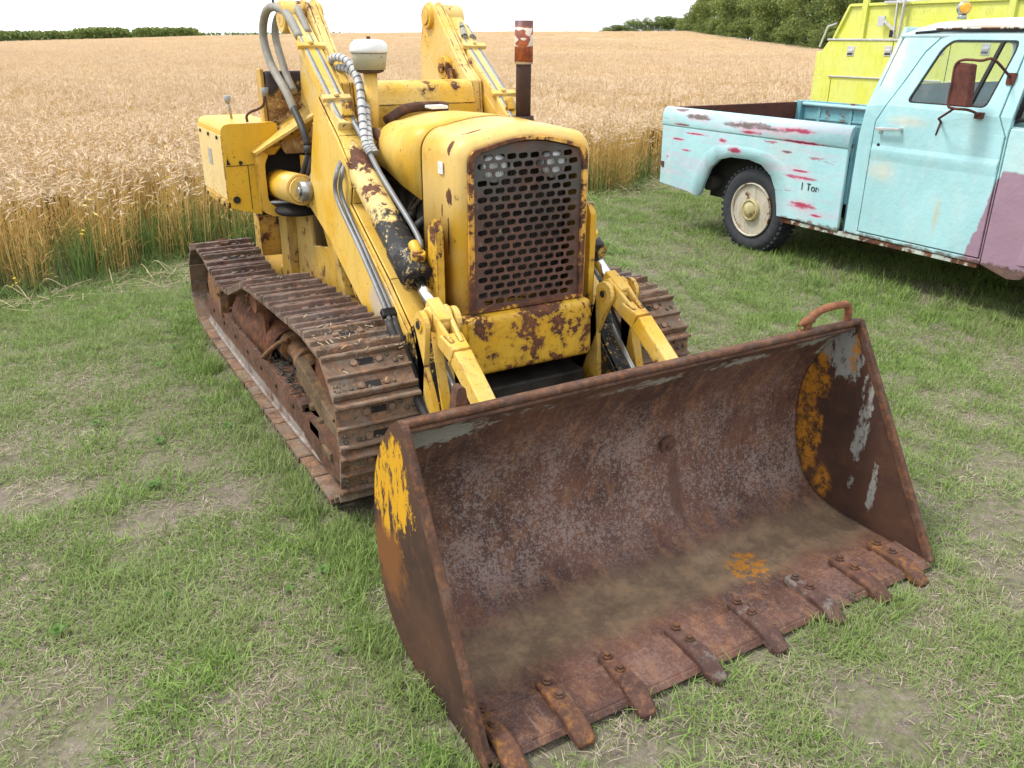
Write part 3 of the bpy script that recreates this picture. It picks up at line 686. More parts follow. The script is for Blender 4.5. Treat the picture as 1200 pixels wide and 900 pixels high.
# ---------------- nose, grille, hood
def xsec(y, hw, zt, zb, crown=.03, rad=.12, n=7, zbr=None):
    pts = [(-hw, y, zb)]
    for k in range(n+1):
        a = math.pi-math.pi/2*k/n; pts.append((-hw+rad+rad*math.cos(a), y, zt-crown-rad+rad*math.sin(a)))
    for k in range(1, 6):
        t = k/6; pts.append((-(hw-rad)*(1-t), y, zt-crown+crown*math.sin(t*math.pi/2)))
    pts.append((0, y, zt))
    left = pts[:-1]
    for p in reversed(left): pts.append((-p[0], p[1], p[2] if p[2] != zb or zbr is None else zbr))
    return pts
s = MB()
s.loft([xsec(1.318, .258, 1.412, .765, .035, .050), xsec(1.322, .268, 1.426, .762, .035, .055), xsec(1.335, .285, 1.442, .76, .032, .065), xsec(1.365, .296, 1.455, .758, .03, .078), xsec(1.62, .303, 1.462, .755, .028, .095)], closed=False, caps=False)
s.build('radiator_shroud', M['shroud'] if 'shroud' in M else M['yellow_clean'], LD, solid=.008)
gi = [(p[0], p[2]) for p in xsec(0, .250, 1.398, .775, .035, .045)]; go = [(p[0], p[2]) for p in xsec(0, .262, 1.415, .762, .035, .052)]
grow = 19; holes = []
for r_ in range(19):
    z = 1.346-r_*.0305; k = 9 if r_ % 2 else 8
    off = -.025*(k-1)
    for c in range(k):
        xx = off+c*.05
        if r_ == 0 and abs(xx) > .18: continue
        hh = []
        for i in range(10):
            a = 2*math.pi*i/10+.314; hh.append((xx+(.0092 if math.cos(a) > 0 else -.0092)+.0115*math.cos(a), z+.0115*math.sin(a)))
        holes.append(hh)
s = MB(); s.holed(gi, holes, lambda a, b, d: (a, 1.318+d, b), .005)
gr = s.build('grille', M['grille'] if 'grille' in M else M['rust_plate'], LD)
s = MB(); s.holed(go, [[(a*.915, .762+(b-.762)*.957+.016) for a, b in go]], lambda a, b, d: (a, 1.306+d, b), .014)
s.build('grille_frame', M['frame_rust'] if 'frame_rust' in M else M['rust_plate'], gr, bevel=.004)
s = MB(); s.bx(-.25, .25, 1.46, 1.52, .77, 1.38); 
for k in range(60): s.bx(-.24+.008*k, -.238+.008*k, 1.452, 1.46, .78, 1.37)
s.build('radiator', M['radiator'] if 'radiator' in M else M['black_gap'], LD)
for hx in (-.135, .125):
    s = MB(); s.lathe([(.01, 0), (.035, -.008), (.052, 0), (.056, .012), (.050, .05), (.03, .075)], (hx, 1.336, 1.305), (0, 1, 0), 24)
    s.build('headlight', M['lamp'] if 'lamp' in M else M['chrome'], LD)
hl = []
for y, hw, zt, zb, rad in ((1.632, .306, 1.466, 1.155, .098), (1.8, .311, 1.464, 1.185, .108), (1.98, .316, 1.458, 1.235, .12), (2.10, .315, 1.448, 1.245, .13), (2.17, .305, 1.43, 1.25, .15), (2.20, .285, 1.405, 1.26, .16)):
    hl.append(xsec(y, hw, zt, zb, .030, rad))
s = MB(); s.loft(hl, closed=False, caps=False); s.build('hood', M['hood'] if 'hood' in M else M['yellow_clean'], LD, solid=.006)
s = MB(); s.loft([xsec(1.618, .300, 1.458, .757, .028, .094), xsec(1.634, .300, 1.458, .757, .028, .094)], closed=False, caps=False); s.build('hood_seam', M['black_gap'], LD)
s = MB(); s.prism(rounded([(-.085, 0), (.0, 0), (.0, .014), (-.085, .014)], .006), 2.04, 2.10, ax=1)
for i, v in enumerate(s.v): s.v[i] = (v[0]+.02, v[1], v[2]+1.462)
s.build('filler_cap', M['white'], LD, bevel=.003)
s = MB(); s.bx(-.302, -.3045, 1.435, 1.475, 1.28, 1.325); s.build('sticker', M['white'], LD)
# lower radiator guard
s = MB(); pr = rounded([(1.262, .515), (1.275, .755), (1.50, .765), (1.52, .52)], [.03, .03, .0, .02], 5)
for i in range(1):
    secs = []
    for x, k in ((-.287, .93), (-.284, .97), (-.268, 1.0), (0, 1.0), (.268, 1.0), (.284, .97), (.287, .93)):
        secs.append([(x, 1.4+(a-1.4)*k, .64+(b-.64)*k) for a, b in pr])
    s.loft(secs, smooth=False)
s.build('radiator_guard', M['yellow_rust'], LD, bevel=.006)
# bumper posts beside the shroud, engine bay and belly
for side in (-1, 1):
    s = MB(); s.prism(rounded([(1.375, .70), (1.375, 1.085), (1.405, 1.125), (1.455, 1.09), (1.455, .70)], .008), *(sorted((side*.335, side*.365))))
    s.prism([(1.455, .70), (1.455, 1.08), (1.466, 1.08), (1.466, .70)], *(sorted((side*.305, side*.36))))
    s.build('bumper_post', M['yellow_rust'], LD, bevel=.005)
s = MB(); s.bx(-.20, .20, 1.55, 2.6, .45, 1.30); s.bx(-.26, .26, 1.75, 2.25, .55, .95); s.bx(-.24, -.12, 1.7, 2.3, 1.0, 1.16)
for k in range(5): s.cyl((-.25, 1.72+k*.12, 1.06), (-.31, 1.72+k*.12, 1.02), .02, 10)
s.cyl((-.21, 1.60, 1.08), (-.21, 1.60, .95), .05, 14); s.cyl((-.27, 1.85, .70), (-.27, 2.1, .70), .06, 16)
s.build('engine', M['engine'] if 'engine' in M else M['black_gap'], LD, bevel=.008)
s = MB()
for k in range(3):
    a = [Vector((-.25+random.uniform(-.03, .03), 1.66+random.uniform(0, .35), 1.12+random.uniform(-.18, .05))) for _ in range(5)]
    s.tube(cat_path(a, 8), .0025, 6)
s.build('wiring', M['mud'], LD)
s = MB(); s.bx(-.30, .30, 1.32, 2.2, .30, .43); s.build('belly_plate', M['engine'], LD, bevel=.01)  # given the engine black so the dark void under the guard is painted in
s = MB(); s.bx(-.36, .36, 2.2, 3.9, .26, .44); s.bx(-.30, .30, 2.6, 3.9, .44, .95)
s.cyl((-.56, 1.9, .36), (.56, 1.9, .36), .05, 14); s.cyl((-.56, 3.79, .315), (.56, 3.79, .315), .16, 24)
s.build('main_frame', M['yellow_dirty'], LD, bevel=.01)

# ---------------- towers, side frames, lift arms
for side in (-1, 1):
    def S(a, b): return tuple(sorted((side*a, side*b)))
    lb = 'near' if side < 0 else 'far'
    s = MB()   # frame side plate with a window, inside the track
    outer = [(2.10, .46), (3.05, .46), (3.02, .98), (2.80, 1.06), (2.55, 1.06), (2.30, .84)]
    win = [[(2.50, .80), (2.74, .76), (2.76, .97), (2.64, .99)]]
    s.holed(outer, win, lambda a, b, d: (side*(.425-d), a, b), .018)
    s.prism([(3.04, .46), (3.22, .46), (3.16, .93), (3.03, .97)], *S(.41, .47)); s.prism([(2.08, .46), (2.14, .46), (2.34, .86), (2.28, .86)], *S(.40, .46))
    s.prism([(1.80, .46), (1.86, .46), (2.12, .70), (2.10, .74)], *S(.36, .45))
    s.prism([(1.62, .44), (2.1, .44), (2.1, .66), (1.95, .70), (1.70, .60)], *S(.40, .415))
    s.build('frame_side_plate', M['yellow_dirty'], LD, bevel=.005)
    s = MB(); s.prism([(3.85, .40), (4.02, .40), (3.98, .90), (3.88, .90)], *S(.30, .42)); s.build('rear_frame_post', M['yellow_dirty'], LD, bevel=.005)
    s = MB()   # tower upright: tapered box with boss at the top
    T0 = [(2.33, 1.28), (2.62, 1.28), (2.95, 1.45), (2.90, 1.80), (2.87, 1.90), (2.80, 1.92), (2.755, 1.90), (2.46, 1.62), (2.36, 1.56)]
    s.prism(T0, *S(.295, .31)); s.prism(T0, *S(.345, .36))
    s.prism([(2.755, 1.90), (2.46, 1.62), (2.36, 1.56), (2.33, 1.28), (2.36, 1.28), (2.39, 1.55), (2.48, 1.60), (2.775, 1.87)], *S(.310, .345))
    s.prism([(2.62, 1.28), (2.95, 1.45), (2.90, 1.80), (2.88, 1.80), (2.92, 1.46), (2.60, 1.30)], *S(.311, .344))
    s.prism([(2.33, .95), (2.70, .95), (2.62, 1.285), (2.34, 1.285)], *S(.30, .355))
    tw = s.build('tower', M['yellow_clean'], LD, bevel=.005)
    s = MB(); s.cyl((side*.275, 2.805, 1.845), (side*.47, 2.805, 1.845), .055, 24); s.cyl((side*.268, 2.805, 1.845), (side*.275, 2.805, 1.845), .036, 20)
    s.build('tower_pin', M['yellow'], tw, bevel=.004)
    s = MB(); s.cyl((side*.262, 2.60, 1.612), (side*.36, 2.60, 1.612), .055, 24); s.cyl((side*.25, 2.60, 1.612), (side*.262, 2.60, 1.612), .026, 16)
    s.obx((side*.275, 2.55, 1.58), (.02, .12, .06)); s.build('arm_pivot_boss', M['yellow_rust'], tw, bevel=.005)
    # lift arm: knee-shaped box section
    A = [(2.345, 1.505), (2.385, 1.49), (2.415, 1.42), (2.49, 1.25), (2.593, .99), (2.26, .857), (1.883, .653), (1.72, .58), (1.45, .34), (1.15, .18), (.86, .10), (.78, .12), (.78, .20), (.90, .28), (1.16, .42), (1.36, .60), (1.42, .709), (1.616, .85), (2.01, 1.09), (1.985, 1.16), (2.0, 1.255), (2.12, 1.355)]
    s = MB(); s.prism(A, *S(.362, .372)); s.prism(A, *S(.462, .472))
    n = len(A)
    for i in range(n):   # flange plates between the two webs
        a, b = A[i], A[(i+1) % n]; d = Vector((b[0]-a[0], b[1]-a[1])); nn = Vector((-d.y, d.x)).normalized()*.010
        q = [(side*.373, a[0], a[1]), (side*.461, a[0], a[1]), (side*.461, b[0], b[1]), (side*.373, b[0], b[1])]
        q2 = [(x, y+nn.x, z+nn.y) for x, y, z in q]; s.add(q+q2, [(0, 1, 2, 3), (4, 5, 6, 7), (0, 1, 5, 4), (1, 2, 6, 5), (2, 3, 7, 6), (3, 0, 4, 7)])
    s.prism([(2.103, 1.056), (2.26, .857), (1.883, .653), (1.72, .58), (1.45, .40), (1.42, .69), (1.62, .83), (2.02, 1.078)], *S(.4722, .480))
    arm = s.build('lift_arm', M['arm'] if 'arm' in M else M['yellow_clean'], LD, bevel=.005)
    if side > 0:
        s = MB(); s.prism([(2.49, 1.66), (2.56, 1.675), (2.62, 1.63), (2.60, 1.50), (2.46, 1.30), (2.30, 1.30), (2.36, 1.50)], *S(.362, .380)); s.build('arm_pivot_plate', M['yellow_clean'], LD, bevel=.005)
    # upper beam carrying the pipes
    s = MB(); s.beam((side*.410, 2.82, 1.868), (side*.410, 2.14, 1.385), .088, .050, up=(0, .5, 1), h2=.072); s.cyl((side*.362, 2.815, 1.835), (side*.468, 2.815, 1.835), .072, 24)
    s.build('dump_cylinder_beam', M['yellow_clean'], LD, bevel=.006)
    # dump cylinder, rod
    ax0 = Vector((side*.411, 2.22, 1.355)); ax1 = Vector((side*.411, 1.446, .885)); dr = (ax1-ax0).normalized()
    L = (ax1-ax0).length
    s = MB(); s.tube([ax0, ax0+dr*.03, ax0+dr*(L*.60), ax0+dr*(L*.605), ax0+dr*(L*.80), ax0+dr*(L*.805), ax1-dr*.004, ax1], [.050, .058, .058, .061, .061, .067, .067, .060], 24)
    dc = s.build('dump_cylinder', M['cylinder'] if 'cylinder' in M else M['yellow'], LD)
    knuckle = Vector((side*.411, 1.285, .785))
    s = MB(); s.cyl(ax1-dr*.02, knuckle+Vector((0, .03, .02)), .024, 18); s.build('cylinder_rod', M['chrome'], dc)
    s = MB(); p = ax0+dr*(L*.03)+Vector((side*-.01, -.02, .05)); s.cyl(p, p+Vector((0, -.03, .045)), .030, 14); s.cyl(p+Vector((0, -.03, .045)), p+Vector((0, -.01, .10)), .022, 12)
    p = Vector((side*.404, 1.475, .945)); s.cyl(p, p+Vector((side*.0, -.02, .05)), .028, 12); s.cyl(p+Vector((0, -.018, .035)), p+Vector((0, .03, .075)), .022, 12)
    s.build('port_fitting', M['yellow_rust'], dc, bevel=.003)
    s = MB(); s.beam(knuckle+Vector((0, .055, .035)), knuckle+Vector((0, -.055, -.02)), .052, .07, up=(0, .5, 1)); s.cyl(knuckle+Vector((side*-.035, -.03, -.015)), knuckle+Vector((side*.035, -.03, -.015)), .036, 18)
    s.build('rod_end', M['yellow'], dc, bevel=.006)
    # bell-crank plates
    for xa, xb, low, nm in ((.470, .492, [(1.135, .42), (1.28, .38)], 0), (.340, .362, [(1.27, .30), (1.45, .30)], 1)):
        c = (1.272, .770); pl = [(c[0]+.052*math.cos(R(a)), c[1]+.052*math.sin(R(a))) for a in range(-20, 201, 20)]
        s = MB(); s.prism(pl+[(low[1][0], low[1][1]), (low[0][0], low[0][1])], *S(xa, xb))
        if nm == 0: s.prism([(1.222, .74), (1.225, .755), (1.14, .44), (1.125, .44)], *S(.43, .470))
        bc = s.build('bell_crank_plate', M['yellow'], LD, bevel=.005)
        s = MB(); s.cyl((side*(xa-.004), c[0], c[1]), (side*(xb+.006), c[0], c[1]), .026, 20); s.cyl((side*(xa-.006), c[0], c[1]), (side*(xb+.009), c[0], c[1]), .015, 16, mi=1)
        s.build('pin', [M['yellow_rust'], M['black_gap']], bc)
    # fork link to the bucket
    s = MB()
    for xx in (.374, .448): s.beam((side*xx, 1.305, .800), (side*(xx*.6+.411*.4), 1.14, .705), .018, .075, up=(0, .5, 1))
    for xx in (.374, .448): s.cyl((side*(xx-.009), 1.285, .785), (side*(xx+.009), 1.285, .785), .042, 18)
    s.beam((side*.411, 1.19, .728), (side*.411, 1.10, .690), .092, .055, up=(0, .5, 1), w2=.070, h2=.07)
    s.beam((side*.411, 1.10, .690), (side*.411, .70, .42), .070, .070, up=(0, .5, 1), w2=.062, h2=.075)
    s.build('bucket_link', M['yellow'], LD, bevel=.006)
    # lift cylinder
    s = MB(); s.cyl((side*.50, 3.28, 1.02), (side*.50, 2.60, 1.068), .074, 32); s.cyl((side*.50, 2.60, 1.068), (side*.50, 2.575, 1.070), .062, 24)
    lc = s.build('lift_cylinder', M['yellow'], LD)
    s = MB(); s.cyl((side*.455, 2.545, 1.070), (side*.525, 2.545, 1.070), .046, 20); s.cyl((side*.525, 2.545, 1.070), (side*.535, 2.545, 1.070), .022, 8); s.build('cylinder_pin', M['steel'], lc)
    # pipes along the beam and down the arm
    o1 = side*.392; o2 = side*.440
    for xx, d in ((o1, 0), (o2, .0)):
        s = MB(); s.tube(cat_path([(xx, 2.70, 1.80), (xx, 2.45, 1.635), (xx, 2.22, 1.475)]+([(xx-side*.01, 2.05, 1.36), (side*.37, 1.90, 1.23), (side*.355, 1.62, 1.06), (side*.365, 1.52, 1.00), (side*.40, 1.50, .985)] if xx == o1 else [(xx, 2.16, 1.435), (side*.425, 2.13, 1.40)]), 5), .0115, 10)
        s.build('steel_pipe', M['pipe'] if 'pipe' in M else M['steel'], LD)
    for yy, zz in ((2.545, 1.712), (2.245, 1.505)):
        s = MB(); s.obx((side*.415, yy, zz), (.13, .030, .022), Matrix.Rotation(R(34), 3, 'X')); s.cyl((side*.415, yy, zz), (side*.415, yy-.008, zz+.022), .011, 6); s.build('pipe_clamp', M['yellow_clean'], LD, bevel=.004)
    for k, xx in enumerate((.492, .515)):
        s = MB(); s.tube(cat_path([(side*(xx-.05), 2.10, 1.26), (side*xx, 2.02, 1.22), (side*xx, 2.04, 1.12), (side*xx, 1.80, .94+.012*k), (side*xx, 1.56, .76+.012*k), (side*xx, 1.50, .705)], 5), .0095, 10); s.build('steel_pipe', M['pipe'] if 'pipe' in M else M['steel'], LD)
        s = MB(); s.tube(cat_path([(side*xx, 1.52, .72), (side*xx, 1.40, .60), (side*xx*.99, 1.26, .46), (side*.47, 1.05, .30), (side*.44, .85, .24)], 5), .0165, 12); s.build('hydraulic_hose', M['hose_dark'], LD)
    s = MB(); s.obx((side*.50, 1.535, .745), (.075, .035, .03), Matrix.Rotation(R(38), 3, 'X')); s.build('pipe_clamp', M['grease'], LD, bevel=.004)
    # small chrome pipe behind the link
    s = MB(); s.tube([(side*.40, 1.28, .62), (side*.40, 1.10, .46), (side*.40, .95, .34)], .012, 10); s.build('steel_pipe', M['steel'], LD)
# hoses at the near tower top
s = MB(); s.tube(cat_path([(-.44, 2.62, 1.745), (-.455, 2.78, 1.86), (-.48, 2.97, 1.87), (-.49, 3.06, 1.76), (-.48, 3.0, 1.62), (-.46, 2.85, 1.50), (-.45, 2.78, 1.42)], 8), .020, 12); s.build('hydraulic_hose', M['hose'], LD, label='thick weathered hose looping over the tower')
s = MB(); s.tube(cat_path([(-.392, 2.64, 1.765), (-.40, 2.78, 1.875), (-.42, 2.93, 1.87), (-.44, 3.02, 1.77), (-.43, 2.95, 1.60), (-.42, 2.86, 1.50)], 8), .018, 12); s.build('hydraulic_hose', M['hose'], LD)
s = MB()
s.tube(cat_path([(-.45, 2.80, 1.44), (-.45, 2.66, 1.34), (-.445, 2.62, 1.27)], 5), .018, 10); s.tube([(-.445, 2.62, 1.27), (-.445, 2.615, 1.235)], .024, 8)
s.tube([(-.445, 2.615, 1.235), (-.45, 2.75, 1.10), (-.45, 2.86, 1.03)], .016, 10); s.tube([(-.43, 2.60, 1.22), (-.43, 2.73, 1.08), (-.43, 2.83, 1.00)], .018, 10)
s.build('hydraulic_hose', M['hose_dark'], LD)
for d in (0, .045):
    s = MB(); s.tube([(-.46, 2.46-d*.2, 1.20-d), (-.46, 2.62-d*.2, 1.09-d), (-.46, 2.72-d*.3, 1.04-d)], .010, 10); s.build('steel_pipe', M['steel'], LD)
for k, (xx, dz) in enumerate(((-.345, 0), (-.325, -.045))):
    s = MB(); s.tube(cat_path([(xx-.02, 2.50, 1.62+dz), (xx, 2.44, 1.665+dz), (xx+.03, 2.34, 1.645+dz), (xx+.035, 2.24, 1.56+dz*1.1), (xx-.005, 2.12, 1.44+dz*.6), (xx-.035, 2.02, 1.34), (xx-.03, 1.98, 1.30)], 16), .0175, 12, alt=1)
    s.build('wrapped_hose', [M['hose_white'], M['steel_blue'] if 'steel_blue' in M else M['steel']], LD)
for xx, l in ((.395, 0), (.44, .03)):
    s = MB(); s.tube(cat_path([(xx, 2.60, 1.745), (xx+.03, 2.70, 1.80-l), (xx+.05, 2.80, 1.83-l), (xx+.05, 2.90, 1.78-l)], 6), .0185, 12, alt=1); s.build('wrapped_hose', [M['hose'], M['grease']], LD)
s = MB(); s.tube(cat_path([(-.47, 2.86, 1.86), (-.475, 2.90, 1.93), (-.47, 2.94, 1.99)], 4), .006, 8); s.tube([(-.40, 2.85, 1.88), (-.40, 2.87, 1.92)], .005, 8); s.obx((-.43, 2.87, 1.87), (.08, .08, .02)); s.build('hose_bracket', M['grease'], LD)
# cross member between the towers
s = MB(); s.prism(rounded([(2.30, 1.465), (2.33, 1.55), (2.40, 1.57), (2.48, 1.55), (2.48, 1.465)], [0, .03, .03, .02, 0]), -.294, .294); s.bx(-.294, .294, 2.297, 2.49, 1.30, 1.462)
s.build('cross_member', M['yellow'], LD, bevel=.004)
s = MB(); s.tube(cat_path([(-.22, 2.17, 1.41), (-.10, 2.21, 1.455), (.05, 2.22, 1.46), (.1, 2.2, 1.455)], 6), .022, 10); s.obx((.0, 2.14, 1.475), (.03, .03, .02)); s.build('hood_strap', M['rust_plate'], LD)
# precleaner and exhaust
s = MB(); s.cyl((-.272, 2.2, 1.34), (-.272, 2.2, 1.615), .030, 20); s.cyl((-.272, 2.2, 1.33), (-.272, 2.2, 1.38), .036, 20); pc = s.build('air_intake_pipe', M['yellow'], LD)
s = MB(); s.lathe([(.040, 1.606), (.058, 1.612), (.060, 1.618)], (-.272, 2.2, 0), n=32, mi=2); s.lathe([(.066, 1.620), (.076, 1.685), (.074, 1.69)], (-.272, 2.2, 0), n=32, mi=0)
s.lathe([(.080, 1.688), (.082, 1.698), (.078, 1.722), (.060, 1.738), (.02, 1.742)], (-.272, 2.2, 0), n=32, mi=1); s.cyl((-.272, 2.2, 1.74), (-.272, 2.2, 1.753), .009, 8, mi=2)
s.build('precleaner_bowl', [M['olive'], M['white'], M['rust_plate']], pc)
s = MB(); s.tube(cat_path([(-.29, 2.16, 1.36), (-.30, 2.11, 1.37), (-.29, 2.07, 1.34), (-.31, 2.05, 1.30)], 4), .020, 10); s.build('breather_hose', M['rust_plate'], LD)
s = MB(); s.tube([(.2, 1.70, 1.43), (.2, 1.70, 1.81)], .031, 24, caps=False); s.cyl((.2, 1.70, 1.42), (.2, 1.70, 1.45), .045, 20)
ex = s.build('exhaust_pipe', M['rust_dark'] if 'rust_dark' in M else M['rust'], LD, solid=.003)
s = MB(); s.tube([(.2, 1.70, 1.652), (.2, 1.70, 1.815)], .0375, 28, caps=False); s.build('tin_can', M['can'] if 'can' in M else M['rust'], ex, solid=.003, label='red and white rusty can slipped over the pipe end')

# ---------------- operator station, near side box
BX0, BX1, BY0, BY1 = -.775, -.495, 2.95, 3.50
s = MB(); poly = rounded([(BX0, .945), (BX0, 1.352), (BX1, 1.352), (BX1, 1.285), (-.44, 1.280), (-.52, 1.195), (-.615, 1.19), (-.615, .90)], [.01, .045, .015, .01, 0, 0, 0, 0], 5)
s.prism(poly, BY0, BY1, ax=1); bxo = s.build('fuel_tank_box', M['yellow_box'], LD, bevel=.004, label='yellow side box with two levers on top')
s = MB(); s.bx(BX0-.004, BX0-.0002, BY0+.004, BY1, .985, 1.30); s.build('side_cover', M['faded_cover'] if 'faded_cover' in M else M['yellow_clean'], bxo, bevel=.002)
s = MB(); s.bx(BX0-.010, BX0+.01, BY0, BY1-.04, .945, .975); s.build('side_rail', M['yellow_dirty'], bxo, bevel=.002)
s = MB()
for yy in (3.02, 3.22, 3.42): s.cyl((BX0-.012, yy, 1.285), (BX0-.004, yy, 1.285), .009, 8)
for yy in (3.0, 3.12, 3.40): s.cyl((BX0-.016, yy, .960), (BX0-.010, yy, .960), .009, 8)
s.cyl((-.735, BY0-.010, .985), (-.735, BY0, .985), .018, 12); s.cyl((-.49, BY0-.012, .93), (-.49, BY0, .93), .015, 12); s.cyl((-.695, BY0-.004, 1.165), (-.695, BY0, 1.165), .010, 8)
s.build('bolt', M['grease'], bxo)
s = MB(); s.bx(BX0-.0062, BX0-.0042, 3.20, 3.28, 1.13, 1.21); s.build('decal', M['decal'] if 'decal' in M else M['steel'], bxo)
s = MB(); s.bx(-.768, -.63, BY0-.004, BY0+.002, 1.151, 1.1535); s.bx(-.663, -.6607, BY0-.004, BY0+.002, .93, 1.15); s.prism([(-.765, 1.158), (-.745, 1.158), (-.758, 1.19)], BY0-.003, BY0+.001, ax=1)
s.build('panel_joint', M['black_gap'], bxo)
# bracket ring round the dark opening
s = MB(); ro = rounded([(-.625, .92), (-.625, 1.19), (-.60, 1.225), (-.565, 1.20), (-.588, 1.16), (-.588, .975), (-.56, .942), (-.36, .935), (-.36, .90), (-.56, .89)], [.03, .02, .01, .01, .02, .02, .02, 0, 0, .03])
s.prism(ro, 2.90, 2.955, ax=1); s.build('opening_frame', M['yellow'], LD, bevel=.005)
s = MB(); s.bx(-.612, -.28, 3.02, 3.40, .88, 1.24); s.tube([(-.60, 2.93, .96), (-.40, 2.88, .965)], .014, 10, mi=1); s.lathe([(.10, -.02), (.12, 0), (.10, .02)], (-.46, 2.84, .93), (0, 0, 1), 24)  # near-black box behind the opening paints in its shade; pipe and disc added
s.build('opening_shade_box', [M['black_gap'], M['steel']], LD, bevel=.01)
s = MB(); s.add([(-.63, 2.88, 1.205), (-.325, 2.74, 1.405), (-.325, 3.25, 1.405), (-.63, 3.25, 1.205)], [(0, 1, 2, 3)]); s.build('sloped_fender', M['yellow_clean'], LD, solid=.014)
s = MB(); s.add([(-.61, 2.96, 1.20), (-.335, 2.84, 1.385), (-.335, 2.98, 1.25), (-.60, 3.0, 1.19)], [(0, 1, 2, 3)]); s.build('fender_web', M['yellow_dirty'], LD, solid=.008)
s = MB(); s.bx(-.32, -.306, 2.55, 3.10, .98, 1.22); s.build('side_rail', M['yellow'], LD, bevel=.004)
# name plate on the side rail (only its middle letters show)
s = MB(); s.bx(-.4262, -.4235, 2.46, 2.80, 1.055, 1.135); s.build('name_plate', M['plate'] if 'plate' in M else M['hose_dark'], LD)
s = MB(); s.bx(-.423, -.409, 2.40, 2.85, 1.03, 1.20); s.build('plate_backing', M['yellow'], LD, bevel=.003)
def text_obj(txt, mat, size, M4, name, parent, ext=.001, sx=1., align='CENTER'):
    cu_ = bpy.data.curves.new('t', 'FONT'); cu_.body = txt; cu_.size = size; cu_.extrude = ext; cu_.align_x = align; cu_.align_y = 'CENTER'
    o = bpy.data.objects.new('t', cu_); COL.objects.link(o); bpy.context.view_layer.update()
    me = bpy.data.meshes.new_from_object(o.evaluated_get(bpy.context.evaluated_depsgraph_get())); bpy.data.objects.remove(o)
    top = parent
    while top.parent is not None: top = top.parent
    me.transform(Matrix.Translation(-Vector(top.location))@M4@Matrix.Diagonal((sx, 1, 1, 1))); me.materials.clear(); me.materials.append(mat)
    r = bpy.data.objects.new(name, me); COL.objects.link(r); r.parent = parent; return r
# lettering faces -x: text x axis runs toward -y
TX = lambda x, y, z: Matrix(((0, 0, -1, x), (-1, 0, 0, y), (0, 1, 0, z), (0, 0, 0, 1)))
text_obj('JOHN DEERE', M['white'], .060, TX(-.4268, 2.63, 1.095), 'lettering', LD, .0006, .85)
# seat and levers
s = MB(); secs = []
for k in range(9):
    t = k/8; z = 1.335+.255*t; secs.append([(-.515+.004*math.sin(9*t), 3.03-.03*t+.008*math.sin(7*t), z), (-.22, 3.02-.03*t, z), (-.22, 3.08-.03*t, z), (-.515, 3.09-.03*t, z)])
s.loft(secs, smooth=False); s.build('seat_back', M['seat'] if 'seat' in M else M['rust'], LD, bevel=.012)
s = MB(); s.bx(-.535, -.518, 3.02, 3.10, 1.30, 1.60); s.build('seat_frame', M['yellow_dirty'], LD, bevel=.003)
s = MB(); secs = []
for y, z, e in ((2.93, 1.27, .02), (2.95, 1.325, .0), (3.04, 1.33, 0), (3.06, 1.30, .02)): secs.append([(-.50+e, y, z-.08), (-.20-e, y, z-.08), (-.20-e, y, z), (-.50+e, y, z)])
s.loft(secs); s.build('seat_cushion', M['seat'] if 'seat' in M else M['rust'], LD, bevel=.02)
a = at(272, 142, 1, 3.25); b = at(266, 113, 1, 3.25)
s = MB(); s.tube([a, b], .0065, 8); s.tube([b+Vector((0, 0, -.035)), b+Vector((0, 0, -.02)), b+Vector((0, 0, .005))], [.010, .016, .020], 14, mi=1); s.build('control_lever', [M['steel'], M['knob'] if 'knob' in M else M['steel']], bxo)
P_ = [at(x, y, 1, 2.975) for x, y in ((290, 143), (289, 136), (294, 131), (302, 128), (309, 122), (310, 104))]
s = MB(); s.tube(cat_path(P_, 5), .0065, 8); b = P_[-1]; s.tube([b+Vector((0, 0, -.035)), b+Vector((0, 0, -.02)), b+Vector((0, 0, .005))], [.010, .016, .020], 14, mi=1); s.build('control_lever', [M['rust_plate'], M['knob'] if 'knob' in M else M['steel']], bxo)
# far side box (mostly hidden) so the machine is whole
s = MB(); s.prism([(-a_, b_) for a_, b_ in poly], BY0, BY1, ax=1); s.build('battery_box', M['yellow_box'], LD, bevel=.004)
s = MB(); s.bx(-.44, .44, 2.62, 3.9, .96, .985); s.bx(-.30, .30, 2.50, 2.56, .9, 1.40); s.build('floor_plate', M['yellow_dirty'], LD, bevel=.004)
